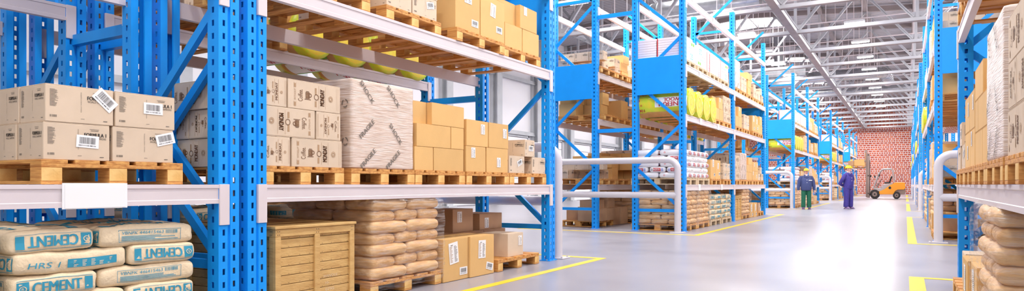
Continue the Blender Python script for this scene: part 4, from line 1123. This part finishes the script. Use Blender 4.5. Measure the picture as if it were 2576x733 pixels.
# second to fifth blocks, left side
for k in range(1, 5):
    a, b = BLK[k]; lod = 1 if k < 2 else 2; nm = '%s left rack' % LN[k]
    fill(nm, 1, XF, a, 1, BAY_A, lod, n0=0); fill(nm, 1, XF, a + 4.42, 1, BAY_B, lod, n0=5)
    nr = '%s rear rack' % LN[k]
    if k == 1:
        fill(nr, -1, -6.8, b, -1, BAY_A, 2, n0=0); fill(nr, -1, -6.8, b - 4.42, -1, BAY_B, 1, n0=5)
    elif k == 2: fill(nr, -1, -6.8, b - 4.42, -1, BAY_B, 2, n0=5)
# right side
fill('nearest right rack', -1, XRR - .05, 2.93, 1, BAY_B, 0, (0, 1, 2), 0, skip=((0, 0), (2, 0)))
for k in range(1, 5):
    a, b = BLK[k]; nm = '%s right rack' % LN[k]
    fill(nm, -1, XRR, b, -1, BAY_A, 1 if k == 1 else 2, n0=0)
    fill(nm, -1, XRR, b - 4.42, -1, BAY_B, 1 if k == 1 else 2, n0=5)

o = FARK.build('far_cartons'); o['kind'] = 'stuff'; tag(o, 'small plain kraft cartons on the shelves of the farthest racks', 'box', 'far kraft cartons', 'stuff')

# ------------------------------------------------------------------ forklift (side on, facing left)
FX, FY = -1.14, 51.0
fk = empty('forklift', (FX, FY, 0)); fk.scale = (.88, 1, 1); tag(fk, 'orange and grey forklift truck with raised forks at the end of the aisle', 'forklift')
def side_prism(poly, y0, y1, k, nm, par=None, c=True):
    m = MB(); n = len(poly); vs = [(x, y0, z) for x, z in poly] + [(x, y1, z) for x, z in poly]
    m.add(vs, [tuple(range(n)), tuple(range(n, 2 * n))[::-1]] + [(i, (i + 1) % n, n + (i + 1) % n, n + i) for i in range(n)], k)
    o = m.build(nm, par or fk)
    if c: b = o.modifiers.new('b', 'BEVEL'); b.width = .02; b.segments = 2; b.limit_method = 'ANGLE'
    return o
# x: -1.3 mast side ... +1.3 counterweight
bd = side_prism([(-.42, .3), (.55, .3), (.62, .52), (.8, .62), (1.2, .62), (1.28, .72), (1.27, 1.02), (1.2, 1.1), (.62, 1.1), (.5, 1.0), (.3, .92), (-.1, .62), (-.42, .5)], -.5, .5, 'orange', 'body')
side_prism([(-.78, .52), (-.42, .5), (-.1, .62), (.3, .92), (.5, 1.0), (.45, 1.06), (.1, 1.0), (-.15, .95), (-.35, .72), (-.78, .74)], -.46, .46, 'fgrey', 'cab_floor')
side_prism([(.58, .3), (1.24, .3), (1.3, .45), (1.3, .7), (.62, .62)], -.42, .42, 'fdark', 'counterweight')
m = MB(); m.tube([(.28, -.51, .74), (.28, -.5, .74)], .09, 'black', 16); m.build('filler_cap', fk)
for y, nm in ((-.46, 'pillar'), (.46, 'pillar')):
    m = MB()
    m.tube([(-.82, y, .7), (-.72, y, 1.0), (-.42, y, 1.72), (-.3, y, 1.9), (-.12, y, 1.98), (.38, y, 2.0)], .045, 'fgrey', 10); m.tube([(.36, y, 2.0), (.46, y, 1.9), (.58, y, 1.1)], .05, 'fgrey', 10); m.build(nm, fk, smooth=True, angle=.9)
m = MB(); m.box(-.2, .4, -.44, .44, 1.97, 2.0, 'fgrey', .008)
for x in (-.1, .05, .2): m.box(x, x + .03, -.44, .44, 2.0, 2.03, 'fdark', .004)
m.build('overhead_guard', fk)
m = MB(); m.box(-.1, .32, -.22, .22, 1.02, 1.12, 'black', .03); m.build('seat', fk)
m = MB(); m.prism([(-.2, -.05), (.2, -.05), (.17, .05), (-.17, .05)], (.26, 0, 1.1), (.4, 0, 1.5), (1, 0, 0), 'black'); m.build('backrest', fk)
m = MB(); m.tube([(-.55, 0, .8), (-.32, 0, 1.22)], .03, 'fdark', 8); 
for i in range(1): m.tube([(-.32 + .1 * math.cos(t) * .5, .16 * math.sin(t), 1.24 + .1 * math.cos(t)) for t in [2 * PI * q / 16 for q in range(17)]], .014, 'black', 6)
m.build('steering_wheel', fk, smooth=True, angle=.9)
m = MB(); m.prism([(-.3, -.05), (.3, -.05), (.3, .05), (-.3, .05)], (-.62, 0, .72), (-.5, 0, 1.05), (1, 0, 0), 'fdark'); m.build('dashboard', fk)
for y in (-.43, .43):
    for x, z, r, w in ((-.72, .31, .31, .2), (.72, .24, .24, .18)):
        t_ = MB(); t_.tube([(x, y - w / 2, z), (x, y - w / 2 + .03, z), (x, y + w / 2 - .03, z), (x, y + w / 2, z)], [r * .9, r, r, r * .9], 'dark', 28)
        for q in range(16):
            a_ = 2 * PI * q / 16; t_.box(-.02, .02, y - w / 2 + .01, y + w / 2 - .01, r * .98, r * 1.02, 'black', 0, fn=lambda X, Y, Z, a_=a_, x=x, z=z: (x + X * math.cos(a_) + Z * math.sin(a_), Y, z - X * math.sin(a_) + Z * math.cos(a_)))
        wo = t_.build('wheel', fk)
        h_ = MB(); s_ = -1 if y < 0 else 1; h_.tube([(x, y + s_ * (w / 2 - .01), z), (x, y + s_ * (w / 2 + .012), z)], r * .52, 'fdark', 20); h_.tube([(x, y + s_ * w / 2, z), (x, y + s_ * (w / 2 + .03), z)], r * .2, 'black', 12)
        for q in range(6): a_ = 2 * PI * q / 6; h_.tube([(x + r * .36 * math.cos(a_), y + s_ * w / 2, z + r * .36 * math.sin(a_)), (x + r * .36 * math.cos(a_), y + s_ * (w / 2 + .02), z + r * .36 * math.sin(a_))], .015, 'black', 6)
        h_.build('hub', wo)
m = MB(); side = None
for y in (-.3, .24): m.box(-1.24, -1.08, y, y + .07, .06, 3.05, 'fdark', .01); m.box(-1.33, -1.25, y, y + .05, .1, 2.3, 'fdark', .01); m.box(-1.4, -1.25, y, y + .05, 2.3, 3.3, 'fdark', .01)
for z in (.3, 1.5, 2.9): m.box(-1.2, -1.12, -.3, .31, z, z + .1, 'fdark', .01)
m.tube([(-1.08, 0, .2), (-1.08, 0, 2.6)], .035, 'black', 10); m.build('mast', fk)
m = MB(); m.box(-1.42, -1.33, -.42, .42, 2.1, 2.2, 'fdark', .01); m.box(-1.42, -1.33, -.42, .42, 2.5, 2.62, 'fdark', .01); m.box(-1.38, -1.34, -.36, .36, 2.1, 3.1, 'orange', .01)
for y in (-.36, -.12, .12, .34): m.box(-1.4, -1.36, y - .02, y + .02, 2.2, 3.2, 'fdark', .005)
m.build('fork_carriage', fk)
for y in (-.28, .28): m = MB(); m.box(-1.46, -1.42, y - .05, y + .05, 2.07, 2.6, 'fdark', .005); m.box(-2.5, -1.42, y - .05, y + .05, 2.06, 2.1, 'fdark', .005); m.build('fork', fk)
for x, z in ((-.95, 1.45), (-.68, 1.42), (-.38, 1.5)): m = MB(); m.box(x - .08, x + .02, -.56, -.46, z, z + .14, 'black', .02); m.tube([(x - .03, -.5, z - .1), (x - .03, -.47, z)], .012, 'fdark', 6); m.tube([(x - .03, -.47, z - .1), (-.8 if x < -.5 else -.55, -.46, z - .25)], .012, 'fdark', 6); m.build('lamp', fk)
m = MB(); m.box(-1.06, -.8, -.3, .3, .35, .6, 'fdark', .02); m.build('front_axle', fk)
fx = -2.87; fz = 2.103
_pl.clear()
pallet(fx, FY, fz, 0, .82, 1.04, 'wooden pallet lifted high on the forks of the forklift', 'pallet on the forklift', near=False)
cn = 0
for i, x in enumerate((-.32, .03, .34)):
    for j, y in enumerate((-.2, .2)):
        carton('brown' if i == 0 else 'kraft', fx + x + .0, FY + y, fz + PLZ, .38, .33 if i else .34, .42 if i else .34, 0, 'carton on the raised forklift pallet, %s from the mast, %s side' % (nth(2 - i), ['near', 'far'][j]), 'cartons on the forklift', [('adr', 'f', .5, .7, 0)] if 0 else ())

# ------------------------------------------------------------------ people
def skinned(name, parent, pts, edges, rad, k, sub=2, root=0):
    me = bpy.data.meshes.new(name); me.from_pydata(pts, edges, []); me.materials.append(M[k]); o = bpy.data.objects.new(name, me); C.objects.link(o)
    if parent: o.parent = parent
    s = o.modifiers.new('skin', 'SKIN'); me.skin_vertices  # layer made with the modifier
    for i, v in enumerate(me.skin_vertices[0].data): r = rad[i]; v.radius = r if isinstance(r, tuple) else (r, r); v.use_root = (i == root)
    s.use_smooth_shade = True; ss = o.modifiers.new('sub', 'SUBSURF'); ss.levels = sub; ss.render_levels = sub
    dg = bpy.context.evaluated_depsgraph_get(); dg.update(); m2 = bpy.data.meshes.new_from_object(o.evaluated_get(dg)); o.modifiers.clear(); o.data = m2; m2.name = name
    return o
def ell(mb, c, r, k, n=16, z0=-1.0, fn=None):
    vs = []; fs = []; q = n // 2
    for i in range(q + 1):
        ph = math.asin(z0) + (PI / 2 - math.asin(z0)) * i / q
        for j in range(n):
            t = 2 * PI * j / n; x, y, z = c[0] + r[0] * math.cos(ph) * math.cos(t), c[1] + r[1] * math.cos(ph) * math.sin(t), c[2] + r[2] * math.sin(ph)
            vs.append(fn(x, y, z) if fn else (x, y, z))
    for i in range(q):
        for j in range(n): fs.append((i * n + j, i * n + (j + 1) % n, (i + 1) * n + (j + 1) % n, (i + 1) * n + j))
    mb.add(vs, fs, k)
def head(par, base, yawh, hair, s=1.0):
    """facing -y locally"""
    t = empty('head', base, yawh); t.parent = par; t.scale = (s, s, s)
    m = MB(); ell(m, (0, 0, .11), (.076, .095, .118), 'skin', 20, -1.0, lambda x, y, z: (x * (1 - .25 * max(0, .1 - z) / .1), y * (1 - .12 * max(0, .1 - z) / .1) - .01 * max(0, .1 - z) / .1, z))
    m.tube([(0, .01, -.07), (0, .005, .04)], [.062, .055], 'skin', 14); 
    m.build('face', t, smooth=True)
    m = MB(); m.add([(0, -.093, .13), (-.016, -.094, .085), (.016, -.094, .085), (0, -.12, .088), (0, -.094, .078)], [(0, 1, 3), (0, 3, 2), (1, 4, 3), (2, 3, 4)], 'skin'); m.build('nose', t, smooth=True)
    for sx in (-1, 1):
        m = MB(); ell(m, (sx * .031, -.084, .125), (.014, .01, .008), 'paper', 10); m.build('eye', t, smooth=True); m = MB(); ell(m, (sx * .031, -.092, .125), (.006, .004, .006), 'black', 8); m.build('pupil', t, smooth=True)
        m = MB(); m.tube([(sx * .018, -.094, .142), (sx * .046, -.086, .143)], .004, 'hair', 6); m.build('eyebrow', t)
        m = MB(); ell(m, (sx * .08, .005, .11), (.012, .022, .034), 'skin', 12); m.build('ear', t, smooth=True)
    m = MB(); m.tube([(-.024, -.09, .055), (0, -.096, .053), (.024, -.09, .055)], .0045, 'red', 6); m.build('mouth', t)
    m = MB(); ell(m, (0, .012, .115), (.08, .092, .1), 'hair', 16, -.35, lambda x, y, z: (x, max(y, -.045) if z < .16 else y, z)); m.build('hair', t, smooth=True)
    m = MB(); ell(m, (0, .0, .15), (.102, .122, .105), 'helmet', 20, .0); m.box(-.075, .075, -.165, -.09, .148, .158, 'helmet', .004); m.tube([(.103 * math.cos(q), .123 * math.sin(q), .153) for q in [2 * PI * i / 24 for i in range(25)]], .008, 'helmet', 6)
    for q in (-.03, 0, .03): m.tube([(q, -.1, .215), (q, -.03, .253), (q, .05, .252), (q, .11, .2)], .006, 'helmet', 6)
    m.build('hard_hat', t, smooth=True, angle=.8)
    return t
def hand(par, wrist, d, side, k='skin'):
    """relaxed hand pointing along d from the wrist; thumb towards -y"""
    w = Vector(wrist); d = Vector(d).normalized(); th = Vector((0, -1, 0)); 
    pts = [tuple(w), tuple(w + d * .045), tuple(w + d * .085)]; E = [(0, 1), (1, 2)]; r = [(.022, .026), (.018, .036), (.015, .036)]
    n = th.cross(d).normalized() * side
    for i, (off, ln) in enumerate(((-.03, .066), (-.01, .078), (.011, .072), (.03, .056))):
        b = len(pts); base = w + d * .085 - th * off
        pts += [tuple(base), tuple(base + d * ln * .5 + n * .006), tuple(base + d * ln * .9 + n * .024)]; E += [(2, b), (b, b + 1), (b + 1, b + 2)]; r += [.0105, .0095, .008]
    b = len(pts); pts += [tuple(w + d * .03 + th * .034), tuple(w + d * .062 + th * .05 + n * .01), tuple(w + d * .09 + th * .046 + n * .018)]; E += [(1, b), (b, b + 1), (b + 1, b + 2)]; r += [.012, .0105, .009]
    return skinned('hand', par, pts, E, r, k, 1)
# worker facing the viewer
def person(x, y, rz, label, stout, jk, tk, sk, pose, headyaw):
    p = empty('person', (x, y, 0), rz); tag(p, label, 'person')
    wd_ = 1.06 if stout else .92
    # one continuous body: skin-coloured core that everything else covers
    P_ = [(0, 0, .93), (0, 0, 1.12), (0, 0, 1.32), (0, .0, 1.44), (0, 0, 1.5), (-.1, 0, .88), (-.115, 0, .5), (-.115, .02, .1), (.1, 0, .88), (.115, 0, .5), (.115, .02, .1), (-.15, 0, 1.33), (.15, 0, 1.33)]
    E_ = [(0, 1), (1, 2), (2, 3), (3, 4), (0, 5), (5, 6), (6, 7), (0, 8), (8, 9), (9, 10), (3, 11), (3, 12)]
    r_ = [.11, .1, .1, .06, .045, .08, .055, .04, .08, .055, .04, .04, .04]
    if pose == 'down':
        arms = [[(-.26 * wd_, .0, 1.2), (-.29 * wd_, -.02, .96), (-.3 * wd_, -.04, .80)], [(.26 * wd_, .0, 1.2), (.29 * wd_, -.02, .96), (.3 * wd_, -.04, .80)]]
    else:
        arms = [[(-.27, .03, 1.2), (-.29, .14, 1.02), (-.08, .2, .94)], [(.27, .03, 1.2), (.29, .14, 1.02), (.08, .2, .94)]]
    for i, a in enumerate(arms):
        b = len(P_); P_ += a; E_ += [(11 + i, b), (b, b + 1), (b + 1, b + 2)]; r_ += [.045, .038, .028]
    skinned('body', p, P_, E_, r_, 'skin', 1)
    # trousers and jacket: lofted rings and tapered tubes fused into one surface each
    def fused(nm, mb, vox):
        o = mb.build(nm, p, smooth=True); md = o.modifiers.new('r', 'REMESH'); md.mode = 'VOXEL'; md.voxel_size = vox; md.use_smooth_shade = True
        sm = o.modifiers.new('s', 'SMOOTH'); sm.factor = .5; sm.iterations = 3
        dg = bpy.context.evaluated_depsgraph_get(); dg.update(); me = bpy.data.meshes.new_from_object(o.evaluated_get(dg)); o.modifiers.clear(); o.data = me; me.name = nm
        for f in me.polygons: f.use_smooth = True
        return o
    def loft(mb, rings, k, n=24):
        vs = []
        for (cx_, cy_, z, rx, ry) in rings:
            for q in range(n):
                t = 2 * PI * q / n; cs, sn = math.cos(t), math.sin(t); e = .82
                wob = 1 + .018 * math.sin(5 * t + z * 23) + .014 * math.sin(9 * t - z * 31)
                vs.append((cx_ + rx * wob * math.copysign(abs(cs) ** e, cs), cy_ + ry * wob * math.copysign(abs(sn) ** e, sn), z))
        m_ = len(rings); fs = [(i * n + q, i * n + (q + 1) % n, (i + 1) * n + (q + 1) % n, (i + 1) * n + q) for i in range(m_ - 1) for q in range(n)] + [tuple(range(n))[::-1], tuple(range((m_ - 1) * n, m_ * n))]
        mb.add(vs, fs, k)
    m = MB(); loft(m, [(0, 0, .8, .15 * wd_, .12), (0, 0, .9, .165 * wd_, .125), (0, 0, 1.0, .16 * wd_, .12)], tk)
    for sx in (-1, 1): loft(m, [(sx * .115, .0, .075, .083, .095), (sx * .116, -.005, .16, .088, .1), (sx * .114, -.012, .32, .084, .096), (sx * .11, -.014, .5, .088, .1), (sx * .1, -.004, .7, .1, .112), (sx * .088, 0, .88, .1, .118)], tk)
    fused('trousers', m, .012)
    g = 1.12 if stout else 1.0
    m = MB(); loft(m, [(0, 0, .80, .185 * wd_, .145 * g), (0, -.008, .86, .2 * wd_, .16 * g), (0, -.012, .98, .205 * wd_, .17 * g), (0, -.012, 1.1, .2 * wd_, .168 * g), (0, -.008, 1.24, .2 * wd_, .155 * g), (0, 0, 1.34, .192 * wd_, .13), (0, .004, 1.41, .155 * wd_, .105), (0, .006, 1.455, .09, .08), (0, .006, 1.48, .075, .072)], jk)
    for a_ in arms:
        sx = -1 if a_[0][0] < 0 else 1; e_ = Vector(a_[1]).lerp(Vector(a_[2]), .9)
        m.tube([(sx * .12, 0, 1.38), (sx * .19 * wd_, 0, 1.37), tuple(Vector(a_[0]) * .5 + Vector((sx * .21 * wd_, 0, 1.33)) * .5), tuple(a_[0]), tuple(Vector(a_[0]).lerp(Vector(a_[1]), .5)), tuple(a_[1]), tuple(Vector(a_[1]).lerp(e_, .5)), tuple(e_)], [.06, .078, .08, .076, .072, .068, .06, .052], jk, 16)
    j = fused('jacket', m, .011)
    m = MB()
    dp = .15 * (1.15 if stout else 1)
    for z in (.92, 1.03, 1.14, 1.25): m.tube([(.0, -dp - .02 + (.02 if z < 1 else 0), z), (.0, -dp - .028 + (.02 if z < 1 else 0), z)], .011, 'paper', 8)
    m.build('button', p)
    m = MB(); m.add([(-.06, -.085, 1.5), (0, -.15, 1.34), (-.1, -.12, 1.38)], [(0, 1, 2)], jk); m.add([(.06, -.085, 1.5), (0, -.15, 1.34), (.1, -.12, 1.38)], [(0, 1, 2)], jk)
    o = m.build('collar', p); sm = o.modifiers.new('s', 'SOLIDIFY'); sm.thickness = .012
    m = MB(); m.tube([(0, -.02, 1.43), (0, -.02, 1.495)], [.08, .062], 'shirt', 14); m.build('shirt_collar', p, smooth=True, angle=.9)
    if stout:
        m = MB(); m.box(.07, .2, -.2, -.17, 1.22, 1.25, 'paper', .004); m.build('chest_patch', p)
    for sx in (-1, 1):
        m = MB(); ell(m, (sx * .12, -.055, .0), (.054, .145, .1), sk, 16, .0); m.box(sx * .12 - .05, sx * .12 + .05, -.19, .08, 0, .02, 'black', .008); m.build('shoe', p, smooth=True, angle=.7)
    for i, a in enumerate(arms):
        d_ = Vector(a[2]) - Vector(a[1]); hand(p, a[2], d_, -1 if i == 0 else 1)
    head(p, (0, -.012, 1.495), headyaw, 'hair', 1.04); return p
person(-3.29, 27.75, math.radians(17), 'stout worker standing in yellow hard hat, blue-grey jacket and green trousers', True, 'jacket', 'trous', 'shoe', 'down', 0).scale = (.9, .9, .9)
person(-1.93, 29.05, math.radians(52), 'worker in violet overalls and yellow hard hat with hands behind his back', False, 'violet', 'violet', 'shoe2', 'back', math.radians(25)).scale = (.965, .965, .965)
